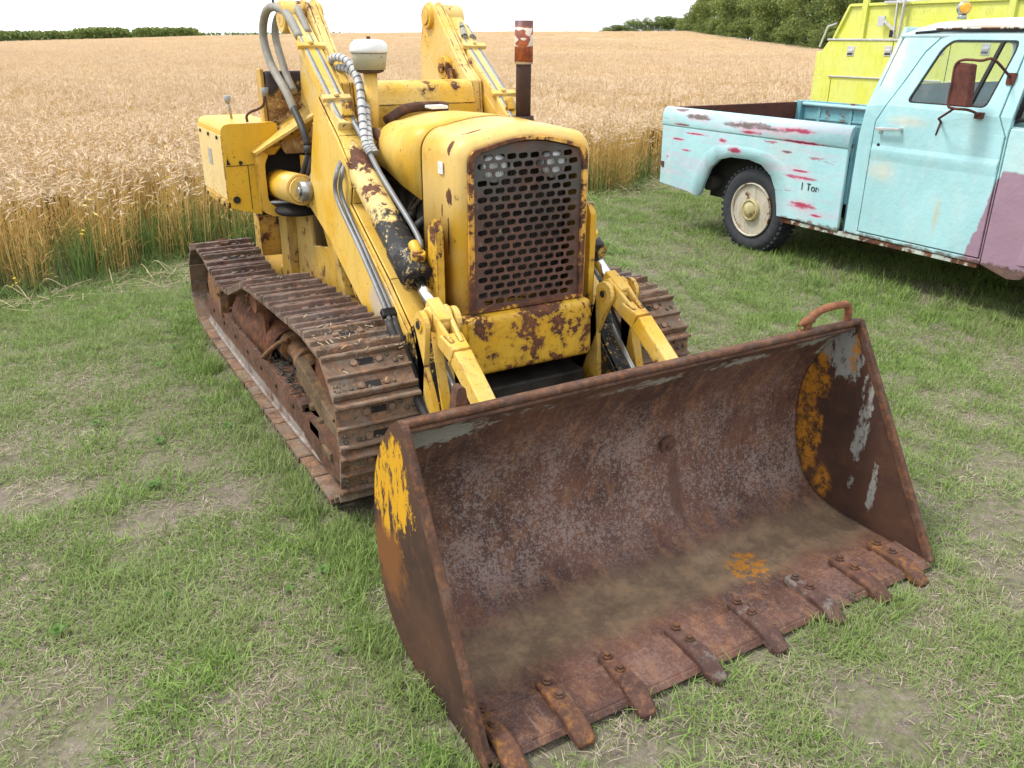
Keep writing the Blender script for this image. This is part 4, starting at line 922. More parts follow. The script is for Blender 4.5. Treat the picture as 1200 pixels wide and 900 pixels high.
# ================================================================== PICKUP
PX = 3.85; PW = 1.86; XF = PX+PW
PT = empty('pickup_truck', (PX, 3.0, 0), 'faded turquoise pickup truck with pink and red scuffs and a mauve front fender', 'pickup truck')
def arch(cy, cz, r, a0, a1, n=14, ky=1.): return [(cy+ky*r*math.cos(R(a0+(a1-a0)*k/n)), cz+r*math.sin(R(a0+(a1-a0)*k/n))) for k in range(n+1)]
WR, WF = 3.93, .93         # wheel centres (y)
def side_solid(mb, poly, x_near, t, far=False):
    """panel on the near flank or mirrored onto the far flank"""
    if far: mb.prism(poly, XF+PX-x_near-t, XF+PX-x_near)
    else: mb.prism(poly, x_near, x_near+t)
for far in (False, True):
    s = MB()
    lower = [(5.135, .43), (4.56, .385)]+[(4.535, .42), (4.50, .52), (4.44, .65), (4.33, .745), (4.18, .785), (3.95, .79), (3.80, .765), (3.68, .69), (3.61, .58), (3.575, .455), (3.56, .372)]+[(2.945, .345), (2.955, 1.0), (5.145, 1.01)]
    side_solid(s, lower, PX, .03, far)
    bs = s.build('bed_side', M['truck_bed'], PT, bevel=.008)
    s = MB(); secs = []   # rolled upper flank
    for y in (2.955, 5.148):
        pr = [(.001, .975), (-.004, .995), (-.007, 1.03), (-.003, 1.08), (.012, 1.13), (.045, 1.15), (.085, 1.148), (.09, 1.12), (.055, 1.11), (.03, 1.0)]
        secs.append([((PX+a) if not far else (XF-a), y, b) for a, b in pr])
    s.loft(secs); s.build('bed_rail', M['truck_bed'], bs)
    s = MB()   # raised wheel-arch flare
    inn = [(4.56, .385), (4.535, .42), (4.50, .52), (4.44, .65), (4.33, .745), (4.18, .785), (3.95, .79), (3.80, .765), (3.68, .69), (3.61, .58), (3.575, .455), (3.56, .372)]
    out = [(4.70, .40), (4.66, .55), (4.60, .70), (4.52, .80), (4.40, .87), (4.20, .89), (3.95, .89), (3.72, .87), (3.56, .80), (3.48, .68), (3.44, .52), (3.43, .366)]
    V = []; n = len(inn); sg = -1 if not far else 1; X0 = PX if not far else XF
    for q, dx in ((inn, .022), (out, -.001)):
        for a, b in q: V.append((X0+sg*dx, a, b))
    for a, b in inn: V.append((X0-sg*.03, a, b))
    F = [(i, i+1, n+i+1, n+i) for i in range(n-1)]+[(i, i+1, 2*n+i+1, 2*n+i) for i in range(n-1)]
    s.add(V, F, 0, True); s.build('wheel_arch', M['truck_bed'], bs)
s = MB(); s.bx(PX+.26, XF-.26, 2.98, 5.10, .55, .58); s.bx(PX+.03, XF-.03, 2.98, 3.45, .545, .5499); s.bx(PX+.03, XF-.03, 4.65, 5.10, .545, .5499); s.bx(PX+.24, PX+.26, 3.45, 4.65, .50, .84); s.bx(XF-.26, XF-.24, 3.45, 4.65, .50, .84); s.bx(PX+.03, PX+.239, 3.45, 4.65, .841, .855); s.bx(XF-.239, XF-.03, 3.45, 4.65, .841, .855)
s.build('bed_floor', M['tailgate'], PT)
s = MB(); s.bx(PX+.06, XF-.09, 5.085, 5.13, .56, 1.145); tg = s.build('tailgate', M['tailgate'], PT, bevel=.006)
s = MB(); s.bx(XF-.105, XF-.03, 5.03, 5.10, .58, 1.16); s.build('bed_post', M['truck_blue'], PT, bevel=.006)
s = MB(); s.bx(XF-.075, XF-.032, 2.95, 5.03, 1.135, 1.165); s.bx(XF-.050, XF-.035, 2.95, 5.03, .62, 1.13)
for yy in (3.4, 3.9, 4.4, 4.8): s.bx(XF-.062, XF-.050, yy, yy+.04, .62, 1.13)
s.bx(XF-.060, XF-.050, 2.96, 5.0, .98, 1.0); s.build('bed_inner_side', M['truck_blue'], PT, bevel=.004)
s = MB(); s.bx(PX+.05, XF-.05, 2.93, 2.97, .56, 1.14); s.build('bed_front_panel', M['truck_blue'], PT, bevel=.005)
s = MB(); s.prism([(2.90, .30), (2.93, .30), (2.945, 1.14), (2.90, 1.15)], PX+.045, PX+.12); s.build('gap_shade_strip', M['gap_blue'], PT, bevel=.004)  # dark strip filling the gap between bed and cab, its shade painted in
s = MB(); s.bx(PX+.012, PX+.055, 1.78, 3.55, .318, .352); s.build('rocker_rail', M['truck_lip'], PT, bevel=.004)
# cab: lower body, door skin, greenhouse
def flank(a, b, d):   # tumblehome above the belt line
    k = max(0., b-1.30); return (PX+.005+k*.30+d, a, b)
def flankf(a, b, d): p = flank(a, b, d); return (XF+PX-p[0], p[1], p[2])
def cabx(z, far):    # half outline position
    k = max(0., z-1.30); return (PX+.005+k*.30) if not far else (XF-.005-k*.30)
for far in (False, True):
    fn = flankf if far else flank
    s = MB()
    rear = [(2.885, .36), (2.885, 1.10), (2.86, 1.30), (2.80, 1.45), (2.765, 1.66), (2.745, 1.76), (2.72, 1.80)]
    frontp = [(1.60, 1.84), (1.56, 1.80), (1.815, 1.795)]
    door_open = [(2.765, .385), (2.765, 1.20), (2.70, 1.32), (2.615, 1.50), (2.54, 1.68), (2.46, 1.77), (2.34, 1.80), (1.83, 1.80), (1.84, 1.30), (1.775, 1.18), (1.772, .40), (1.775, .362)]
    outer = rear+[(1.76, 1.815), (1.76, 1.30), (1.765, 1.2), (1.763, .352)]
    s.holed(outer, [door_open[:-1]+[(1.772, .385)]], fn, .04)
    s.build('cab_side', M['truck'], PT, bevel=.004)
    d2 = [(2.757, .392), (2.757, 1.20), (2.692, 1.32), (2.607, 1.495), (2.532, 1.672), (2.455, 1.762), (2.34, 1.792), (1.838, 1.792), (1.848, 1.30), (1.783, 1.18), (1.780, .392)]
    win = rounded([(2.545, 1.345), (2.42, 1.70), (2.36, 1.755), (1.90, 1.755), (1.895, 1.70), (1.955, 1.345)], [.04, .04, .05, .03, .02, .04], 4)
    s = MB(); s.holed(d2, [win], lambda a, b, d: fn(a, b, d-.004+(.012 if b < .45 else 0)*0), .035)
    dr_ = s.build('door', M['truck'], PT, bevel=.005)
    wi = [(a*.955+2.21*.045, b*.955+1.55*.045) for a, b in win]
    s = MB(); s.holed(win, [wi], lambda a, b, d: fn(a, b, d+.0), .012); s.beam(fn(2.075, 1.35, .005), fn(2.005, 1.75, .005), .022, .022, up=(1, 0, 0)); s.build('window_seal', M['rubber'], dr_)
    s = MB(); s.add([fn(a, b, .008) for a, b in wi], [tuple(range(len(wi)))]); s.build('window_glass', M['glass'], dr_)
    s = MB(); secs = []
    for y in (1.785, 2.752):
        secs.append([fn(y, z, d) for z, d in ((.93, -.004), (.965, -.0075), (1.0, -.012), (1.012, -.010), (1.04, -.004))])
    s.loft(secs, closed=False, caps=False, smooth=True); s.build('door_crease', M['truck'], dr_)
    s = MB(); s.beam(fn(2.715, 1.155, -.045), fn(2.52, 1.165, -.045), .020, .022); s.beam(fn(2.70, 1.155, -.045), fn(2.70, 1.155, 0), .02, .02); s.beam(fn(2.53, 1.165, -.045), fn(2.53, 1.165, 0), .02, .02); s.cyl(fn(2.70, 1.145, -.012), fn(2.70, 1.145, 0), .022, 14)
    s.build('door_handle', M['alu'], dr_, bevel=.004)
    s = MB(); s.cyl(fn(2.70, 1.04, -.006), fn(2.70, 1.04, 0), .013, 12); s.build('lock', M['black_gap'], dr_)
    # fender with arch
    fa = [(1.755, .352), (1.755, 1.18), (1.75, 1.238), (1.2, 1.228), (.6, 1.198), (.2, 1.158), (.10, 1.098), (.08, .62), (.45, .50)]+[(WF+.46*math.cos(R(a)), .42+.42*math.sin(R(a))) for a in range(170, -1, -17)]+[(1.47, .31), (1.56, .295)]
    s = MB(); s.prism(fa, *( (PX-.002, PX+.04) if not far else (XF-.04, XF+.002)))
    fd = s.build('front_fender', M['truck'], PT, bevel=.008, label='mauve primer patch on the turquoise front fender')
    s = MB(); sg = -1 if not far else 1; X0 = PX if not far else XF
    ai = [(WF+.46*math.cos(R(a)), .42+.42*math.sin(R(a))) for a in range(0, 171, 17)]; ao = [(WF+.60*math.cos(R(a)), .40+.56*math.sin(R(a))) for a in range(0, 171, 17)]
    n = len(ai); s.add([(X0+sg*.03, a, b) for a, b in ai]+[(X0+sg*-.0, a, b) for a, b in ao], [(i, i+1, n+i+1, n+i) for i in range(n-1)], 0, True); s.build('wheel_arch', M['truck'], fd)
# body of the cab, hood, roof
s = MB()
s.bx(PX+.05, XF-.05, 2.84, 2.884, .36, 1.30); s.bx(PX+.05, XF-.05, 1.76, 1.80, .40, 1.25); s.bx(PX+.05, XF-.05, 1.8, 2.84, .36, .42)
s.add([(PX+.05, 2.862, 1.30), (XF-.05, 2.862, 1.30), (XF-.06, 2.80, 1.45), (PX+.06, 2.80, 1.45)], [(0, 1, 2, 3)])
outer = [(PX+.02, 1.30), (XF-.02, 1.30), (XF-.165, 1.84), (PX+.165, 1.84)]; rw = rounded([(PX+.20, 1.40), (XF-.20, 1.40), (XF-.27, 1.74), (PX+.27, 1.74)], .08)
s.holed(outer, [rw], lambda a, b, d: (a, 2.87-(b-1.30)*.18-d, b), .03); s.build('cab_back', M['truck'], PT, bevel=.004)
s = MB(); s.add([(a, 2.87-(b-1.30)*.18-.01, b) for a, b in rw], [tuple(range(len(rw)))]); s.build('rear_window', M['glass'], PT)
s = MB(); secs = []
zr = 1.795
for y, zt, e in ((2.772, 1.80, .0), (2.762, 1.83, .0), (2.735, 1.858, 0), (2.67, 1.884, 0), (2.45, 1.900, 0), (2.0, 1.908, 0), (1.66, 1.900, 0), (1.56, 1.88, .01), (1.50, 1.845, .03), (1.49, 1.81, .05)):
    a, b = PX+.146+e, XF-.146-e; k = []
    for t in (0, .03, .08, .16, .3, .5, .7, .84, .92, .97, 1.): k.append((a+(b-a)*t, y, min(zt, zr)+(zt-zr)*(1-(2*abs(t-.5))**5.)))
    k2 = [(x, y, min(z, zr)-.03) for x, y, z in ((b, y, zr), (a, y, zr))]
    secs.append(k+k2)
s.loft(secs); rf = s.build('roof', M['truck_roof'], PT)
s = MB()
for sg, x in ((1, PX+.150), (-1, XF-.150)): s.tube([(x, 2.66, 1.80), (x-sg*.004, 2.45, 1.815), (x-sg*.004, 1.6, 1.815)], .009, 8)
s.build('drip_rail', M['rubber'], rf)
s = MB()
for sg, x in ((1, PX+.142), (-1, XF-.142)): s.tube([(x, 2.50, 1.826), (x-sg*.002, 2.3, 1.828), (x-sg*.002, 1.6, 1.828)], .006, 8)
s.build('gutter', M['truck_lip'], rf)
# windscreen with wrap-round corners
wsb = [(PX+.03, 1.74), (PX+.06, 1.55), (PX+.20, 1.35), (PX+.55, 1.22), (PX+.93, 1.18)]; wsb += [(XF+PX-x, y) for x, y in reversed(wsb[:-1])]
wst = [(PX+.16, 1.72), (PX+.18, 1.62), (PX+.28, 1.56), (PX+.60, 1.52), (PX+.93, 1.51)]; wst += [(XF+PX-x, y) for x, y in reversed(wst[:-1])]
s = MB(); s.loft([[(x, y, 1.29) for x, y in wsb], [(x, y, 1.80) for x, y in wst]], closed=False, caps=False); s.build('windscreen', M['glass'], PT)
s = MB(); s.tube([(x, y, 1.29) for x, y in wsb], .014, 8); s.tube([(x, y, 1.79) for x, y in wst], .014, 8); s.tube([(PX+.03, 1.74, 1.29), (PX+.16, 1.72, 1.80)], .016, 8); s.tube([(XF-.03, 1.74, 1.29), (XF-.16, 1.72, 1.80)], .016, 8); s.build('windscreen_seal', M['rubber'], PT)
s = MB(); s.bx(PX+.04, XF-.04, .10, 1.78, .55, 1.10); secs = []
for y, dz in ((1.78, 0), (1.2, -.01), (.6, -.04), (.2, -.08), (.10, -.14)):
    secs.append([(PX+.02+(XF-PX-.04)*t, y, 1.24+dz+.10*(1-(2*t-1)**2)) for t in [i/14 for i in range(15)]])
s.loft(secs, closed=False, caps=False); hd = s.build('bonnet', M['truck'], PT)
s = MB(); s.bx(PX+.08, XF-.08, .055, .098, .62, 1.02)
for k in range(5): s.bx(PX+.3, XF-.3, .035, .054, .66+.07*k, .69+.07*k)
s.build('front_grille', M['white'], PT)
for x in (PX+.22, XF-.22):
    s = MB(); s.lathe([(.02, -.035), (.09, -.02), (.105, 0), (.11, .03)], (x, .04, .86), (0, 1, 0), 24); s.build('headlight', M['lamp'], PT)
s = MB(); s.bx(PX+.02, XF-.02, -.10, -.04, .42, .58); s.build('bumper', M['white'], PT, bevel=.02)
s = MB(); s.bx(PX+.35, PX+.43, .1, 5.0, .40, .54); s.bx(XF-.43, XF-.35, .1, 5.0, .40, .54); s.bx(PX+.25, XF-.25, .3, 1.7, .35, .6); s.cyl((PX+.2, WR, .34), (XF-.2, WR, .34), .05, 12); s.cyl((PX+.2, WF, .34), (XF-.2, WF, .34), .04, 12)
s.lathe([(.03, -.16), (.13, -.1), (.15, 0), (.13, .1), (.03, .16)], (PX+PW/2, WR, .34), (0, 0, 1), 18); s.beam((PX+.39, 4.6, .42), (PX+.39, 3.3, .42), .06, .05); s.tube([(PX+.45, 2.0, .36), (PX+.5, 3.4, .38), (PX+.34, 4.5, .44), (PX+.33, 4.75, .44)], .03, 10)
s.cyl((PX+.10, 4.55, .50), (PX+.45, 4.55, .50), .07, 14); s.bx(PX+.06, XF-.06, 3.5, 4.6, .815, .838); s.bx(PX+.225, PX+.238, 3.46, 4.64, .36, .814); s.bx(PX+.05, PX+.22, 4.62, 4.64, .45, .81); s.bx(PX+.05, PX+.22, 3.46, 3.48, .40, .81)
s.build('chassis', M['under'], PT)
for x, sg in ((PX+.05, 1), (XF-.05, -1)):
    for yy in (WR, WF):
        s = MB(); r = .365; w = .20
        prof = [(.235, 0.02), (.26, .004), (.31, -.006), (.345, .004), (.362, .03), (r, .05), (r, w-.05), (.362, w-.03), (.345, w-.004), (.31, w+.006), (.235, w-.02)]
        s.lathe(prof, (x, yy, .352), (sg, 0, 0), 64)
        for k in range(44):
            a = 2*math.pi*k/44
            for row in range(3):
                aa = a+(row % 2)*.07; c = Vector((x+sg*(.035+.065*row), yy+(r+.002)*math.cos(aa), .352+(r+.002)*math.sin(aa)))
                s.obx(c, (.052, .026, .018), Matrix.Rotation(aa-math.pi/2, 3, 'X'))
        ty = s.build('wheel', M['tyre'], PT)
        s = MB(); s.lathe([(.236, .014), (.234, -.006), (.226, -.008), (.220, .004), (.212, .045), (.200, .050), (.192, .070), (.172, .125), (.158, .125), (.135, .055), (.112, .030), (.105, .05), (.03, .06)], (x, yy, .352), (sg, 0, 0), 48)
        rm = s.build('rim', M['rim'], ty)
        s = MB(); s.lathe([(.100, .045), (.097, .005), (.090, -.022), (.080, -.020), (.076, -.012), (.060, -.018), (.052, -.030), (.01, -.033)], (x, yy, .352), (sg, 0, 0), 36); s.build('hub_cap', M['hub'], ty)
# cab interior
s = MB(); s.bx(PX+.2, XF-.2, 2.45, 2.75, .75, 1.30); s.bx(PX+.2, XF-.2, 2.05, 2.6, .70, .85); s.build('bench_seat', M['interior'], PT, bevel=.05, seg=3)
s = MB(); s.bx(PX+.12, XF-.12, 1.55, 1.80, 1.0, 1.26); s.build('dashboard', M['interior'], PT, bevel=.03)
s = MB(); cx, cy_, cz = XF-.5, 2.02, 1.20; pts = [(cx+.2*math.cos(a), cy_+.2*math.sin(a)*.5, cz+.2*math.sin(a)*.87) for a in [2*math.pi*k/28 for k in range(29)]]; s.tube(pts, .012, 8); s.cyl((cx, 1.75, 1.05), (cx, cy_, cz), .02, 8); s.beam((cx-.2, cy_, cz), (cx+.2, cy_, cz), .02, .02); s.build('steering_wheel', M['interior'], PT)
# beacon on the roof
b = at(1127, 22, 0, 4.42)
s = MB(); s.cyl((4.42, b.y, 1.895), (4.42, b.y, 1.925), .03, 14, mi=0); s.lathe([(.02, -.035), (.040, -.028), (.050, 0), (.045, .024), (.02, .03)], (4.42, b.y, 1.968), (-.55, -.83, 0), 22, mi=0)
s.lathe([(.040, -.001), (.036, .014), (.018, .022)], Vector((4.42, b.y, 1.968))+Vector((-.55, -.83, 0))*.026, (-.55, -.83, 0), 22, mi=1)
s.build('roof_beacon', [M['steel'], M['amber']], PT)
# mirror on its tube frame
q = lambda x, y, X=3.66: at(x, y, 0, X)
s = MB(); s.tube(cat_path([flank(1.86, 1.53, 0), q(1165, 70, 3.70), q(1150, 71), q(1130, 70), q(1120, 76), q(1116, 95), q(1111, 122), q(1117, 127), q(1135, 129, 3.70), flank(1.97, 1.30, 0)], 5), .0085, 8)
s.tube([q(1117, 128), q(1100, 139, 3.75), flank(2.24, 1.235, 0)], .008, 8); s.tube([flank(2.24, 1.235, -.01), flank(2.26, 1.15, -.004)], .006, 8)
s.obx(flank(1.855, 1.53, -.01), (.03, .05, .07)); s.obx(flank(1.97, 1.30, -.015), (.04, .05, .04)); mf = s.build('mirror_arm', M['mirror'], PT)
A, B, C_, D = q(1118, 73), q(1138, 75), q(1132, 126), q(1109, 124)
nrm = Vector((1, 0, 0)); s = MB(); ex_ = Vector((.05, -.015, 0))
s.add([A, B, C_, D, A+ex_, B+ex_, C_+ex_, D+ex_], [(0, 1, 2, 3), (4, 5, 6, 7), (0, 1, 5, 4), (1, 2, 6, 5), (2, 3, 7, 6), (3, 0, 4, 7)]); s.build('mirror', M['mirror'], PT, bevel=.010)
s = MB(); s.cyl((PX-.006, 5.10, .60), (PX+.002, 5.10, .60), .018, 10); s.bx(PX-.010, PX+.0, 5.085, 5.125, .60, .64); s.build('tail_light', M['mirror'], PT)
y1, z1 = pb(949, 220); text_obj('1 Ton', M['letters'], .085, TX(PX-.003, y1, z1), 'lettering', PT, .0012, .95)

# ================================================================== YELLOW UTILITY TRUCK
UX = 8.3; UT = empty('utility_truck', (UX, 5.2, 0), 'bright lime yellow utility truck with steel locker doors behind the pickup', 'utility truck')
s = MB(); s.prism([(7.27, .80), (7.27, 1.60), (7.19, 1.60), (7.08, 1.745), (3.6, 1.745), (3.6, .55), (6.5, .55), (6.6, .80)], UX, UX+1.9)
bd = s.build('locker_body', M['lime'], UT, bevel=.01)
s = MB(); s.holed([(7.06, 1.765), (6.86, 2.18), (3.9, 2.20), (3.9, 1.765)], [], lambda a, b, d: (UX+.10+d, a, b), .03)
s.holed([(7.06, 1.765), (6.86, 2.18), (3.9, 2.20), (3.9, 1.765)], [], lambda a, b, d: (UX+1.77+d, a, b), .03); s.bx(UX+.13, UX+1.77, 3.9, 3.93, 1.765, 2.19); s.bx(UX+.13, UX+1.77, 6.9, 7.05, 1.765, 1.80)
s.build('upper_panel', M['lime'], UT, bevel=.004)
s = MB(); s.beam((UX+.09, 6.87, 2.18), (UX+.09, 3.9, 2.20), .035, .035); s.beam((UX+.085, 7.07, 1.77), (UX+.085, 6.87, 2.18), .035, .035); s.bx(UX+.055, UX+.10, 6.58, 6.66, 1.765, 2.5); s.bx(UX+.055, UX+.10, 4.6, 4.68, 1.765, 2.19)
s.build('panel_trim', M['lime'], UT, bevel=.004)
s = MB(); s.bx(UX-.012, UX+.12, 3.6, 7.10, 1.747, 1.770); s.bx(UX-.02, UX, 5.3, 7.0, 1.283, 1.30); s.bx(UX-.02, UX, 3.7, 5.2, 1.283, 1.30)
s.beam((UX-.01, 7.22, 1.66), (UX-.01, 7.12, 1.92), .02, .02); s.beam((UX-.01, 7.12, 1.92), (UX-.01, 6.98, 1.96), .02, .02); s.build('metal_trim', M['alu'], UT, bevel=.003)
for i, (px_, py_) in enumerate(((997, 60), (1041, 60), (1102, 58), (1155, 58))):
    c = at(px_, py_, 0, UX); s = MB(); s.bx(UX-.008, UX, c.y-.055, c.y+.055, c.z-.06, c.z+.065); s.bx(UX-.020, UX-.009, c.y-.04, c.y+.04, c.z-.01, c.z+.02)
    lt = s.build('door_latch', M['alu'], UT, bevel=.006); s = MB(); s.bx(UX-.0115, UX-.0085, c.y-.04, c.y+.045, c.z-.045, c.z-.022); s.build('latch_slot', M['black_gap'], lt)
s = MB()
for yy in (6.05, 5.25, 4.45): s.bx(UX-.003, UX+.001, yy, yy+.008, .70, 1.742)
s.bx(UX-.003, UX+.001, 6.95, 6.956, .8, 1.27); s.build('door_joint', M['grease'], UT)
s = MB(); s.bx(UX-.02, UX, 6.06, 6.12, 1.14, 1.22); s.build('side_marker', M['red'], UT, bevel=.004)
s = MB(); s.beam((UX+.03, 6.09, 1.78), (UX+.03, 6.12, 2.45), .035, .02); s.beam((UX+.03, 6.02, 1.78), (UX+.03, 6.00, 2.45), .05, .02, mi=0); s.beam((UX+.02, 6.25, 1.98), (UX+.02, 6.08, 1.86), .03, .03); s.obx((UX+.02, 6.30, 1.98), (.03, .10, .12)); s.beam((UX+.03, 6.30, 2.20), (UX+.03, 6.02, 2.20), .04, .03); s.obx((UX+.02, 6.12, 1.83), (.03, .05, .09), mi=1)
s.build('ladder_bracket', [M['alu'], M['grease']], UT, bevel=.003)
s = MB()
for k in range(9): s.tube(cat_path([(UX+.3+.15*k, 6.8-.05*k, 2.1), (UX+.3+.1*k, 6.0, 2.22+.02*math.sin(k)), (UX+.4+.1*k, 5.0, 2.2), (UX+.3+.12*k, 4.2, 2.15)], 5), .035, 8)
s.build('stowed_hose', M['alu'], UT)
s = MB(); s.prism(rounded([(3.5, .55), (3.5, 1.95), (3.3, 2.08), (2.2, 2.06), (1.75, 1.50), (.55, 1.40), (.40, 1.2), (.40, .55)], [.0, .1, .1, .12, .1, .12, .08, .05]), UX+.05, UX+1.85); s.build('cab', M['lime'], UT, bevel=.03)
s = MB(); s.prism([(3.2, 1.48), (3.2, 1.92), (2.30, 1.92), (1.95, 1.50)], UX+.046, UX+.052); s.build('cab_window', M['rubber'], UT)
for yy in (6.0, 1.2):
    for x in (UX+.02, UX+1.60):
        s = MB(); s.lathe([(.24, 0), (.36, .0), (.40, .03), (.40, .22), (.36, .25), (.24, .25)], (x, yy, .40), (1, 0, 0), 32); w = s.build('wheel', M['tyre'], UT); s = MB(); s.lathe([(.24, .03), (.20, .06), (.02, .06)], (x, yy, .40), (1, 0, 0), 24); s.build('rim', M['alu'], w)
s = MB(); s.bx(UX+.3, UX+1.6, .6, 7.1, .45, .60); s.build('chassis', M['under'], UT)
# ================================================================== GROUND, FIELD, TREES, SKY
CX, CY = CAM[0], CAM[1]
AZH = [(-70, -.1), (-8, -.25), (.5, -.15), (6, .7), (11, 1.52), (20, 2.5), (30, 3.2), (41, 3.5), (45, 2.4), (49, .9), (56, .3), (80, 0)]
_ax = np.array([a for a, _ in AZH]); _ah = np.array([h for _, h in AZH])
def smooth01(t): t = np.clip(t, 0, 1); return t*t*(3-2*t)
def gz(x, y):
    x = np.asarray(x, float); y = np.asarray(y, float)
    d = np.hypot(x-CX, y-CY); az = np.degrees(np.arctan2(x-CX, y-CY)); h = np.interp(az, _ax, _ah)-.62
    return h*smooth01((d-45)/215)-np.clip(d-285, 0, 1e9)*.0075
def at_dist(px, py, D):
    d = cf+(px-600)/FPX*cr-(py-450)/FPX*cu; return CAM+d*D/math.hypot(d[0], d[1])

EDGE0 = np.array([-1.95, 5.36]); ET = np.array([.968, .252]); EN = np.array([-.252, .968])
H0 = np.array([102.5, 89.]); H1 = np.array([214., 248.]); HD = (H1-H0)/np.linalg.norm(H1-H0); HN = np.array([-HD[1], HD[0]])   # points to the field side
def field_s(x, y):
    """distance inside the wheat (positive inside)"""
    wob = .14*np.sin(x*1.7)+.10*np.sin(x*4.1+1)+.06*np.sin(x*9.3)
    s1 = (x-EDGE0[0])*EN[0]+(y-EDGE0[1])*EN[1]+wob-.10
    s2 = (x-H0[0])*HN[0]+(y-H0[1])*HN[1]-7.0
    return np.minimum(s1, s2)

# terrain sheet: fine near the machine, coarse to the horizon
rad = np.concatenate([np.linspace(0, 14, 57), np.geomspace(14.6, 3500, 70)]); na = 160
G = MB(); rows = []
for r_ in rad[1:]:
    a = np.linspace(0, 2*math.pi, na, endpoint=False); x = CX+r_*np.sin(a); y = CY+r_*np.cos(a); z = gz(x, y)
    z = z+np.array([(.012*mnoise.noise(Vector((p*1.1, q*1.1, 0)))+.006*mnoise.noise(Vector((p*5, q*5, 2))) if r_ < 20 else 0) for p, q in zip(x, y)])-.006
    rows.append(list(zip(x, y, z)))
G.loft(rows, caps=False)
b = len(G.v); G.v.append((CX, CY, 0)); 
for j in range(na): G.f.append([b, j, (j+1) % na]); G.m.append(0); G.s.append(True)
def ground_mat():
    N = NT('turf_and_soil'); P = N.pos()
    soil = N.mix(N.ramp(N.noise(7, P, 9, .7), .3, .7), (.13, .105, .085), (.24, .20, .165))
    soil = N.mix(N.m('MULTIPLY', N.ramp(N.noise(55, P, 6, .75), .5, .65), .5), soil, (.30, .25, .19))
    soil = N.mix(N.m('MULTIPLY', N.ramp(N.noise(24, P, 8, .8), .53, .62), .65), soil, (.085, .068, .055))
    soil = N.mix(N.m('MULTIPLY', N.ramp(N.voro(130, P), .35, .1), N.ramp(N.noise(6, P, 4), .45, .6)), soil, (.36, .31, .26))
    grn = N.mix(N.ramp(N.noise(40, P, 6, .75), .35, .65), (.060, .085, .022), (.17, .19, .075))
    gm = N.m('MULTIPLY_ADD', N.ramp(N.noise(.9, P, 6, .65), .36, .60), .50, .16)
    gm = N.m('MULTIPLY', gm, N.ramp(N.noise(22, P, 5, .7), .35, .6))
    ds = N.n('ShaderNodeVectorMath', operation='DISTANCE'); N.l(P, ds.inputs[0]); ds.inputs[1].default_value = tuple(CAM)
    gm = N.m('MAXIMUM', gm, N.ramp(ds.outputs['Value'], 12, 40))
    c = N.mix(gm, soil, grn)
    return N.done(c, .95, N.bump(N.m('ADD', N.noise(18, P, 8, .7), N.m('MULTIPLY', N.noise(90, P, 4), .4)), .7, .03), 0, .15)
M['ground'] = ground_mat()
go = G.build('ground', M['ground']); go['kind'] = 'structure'

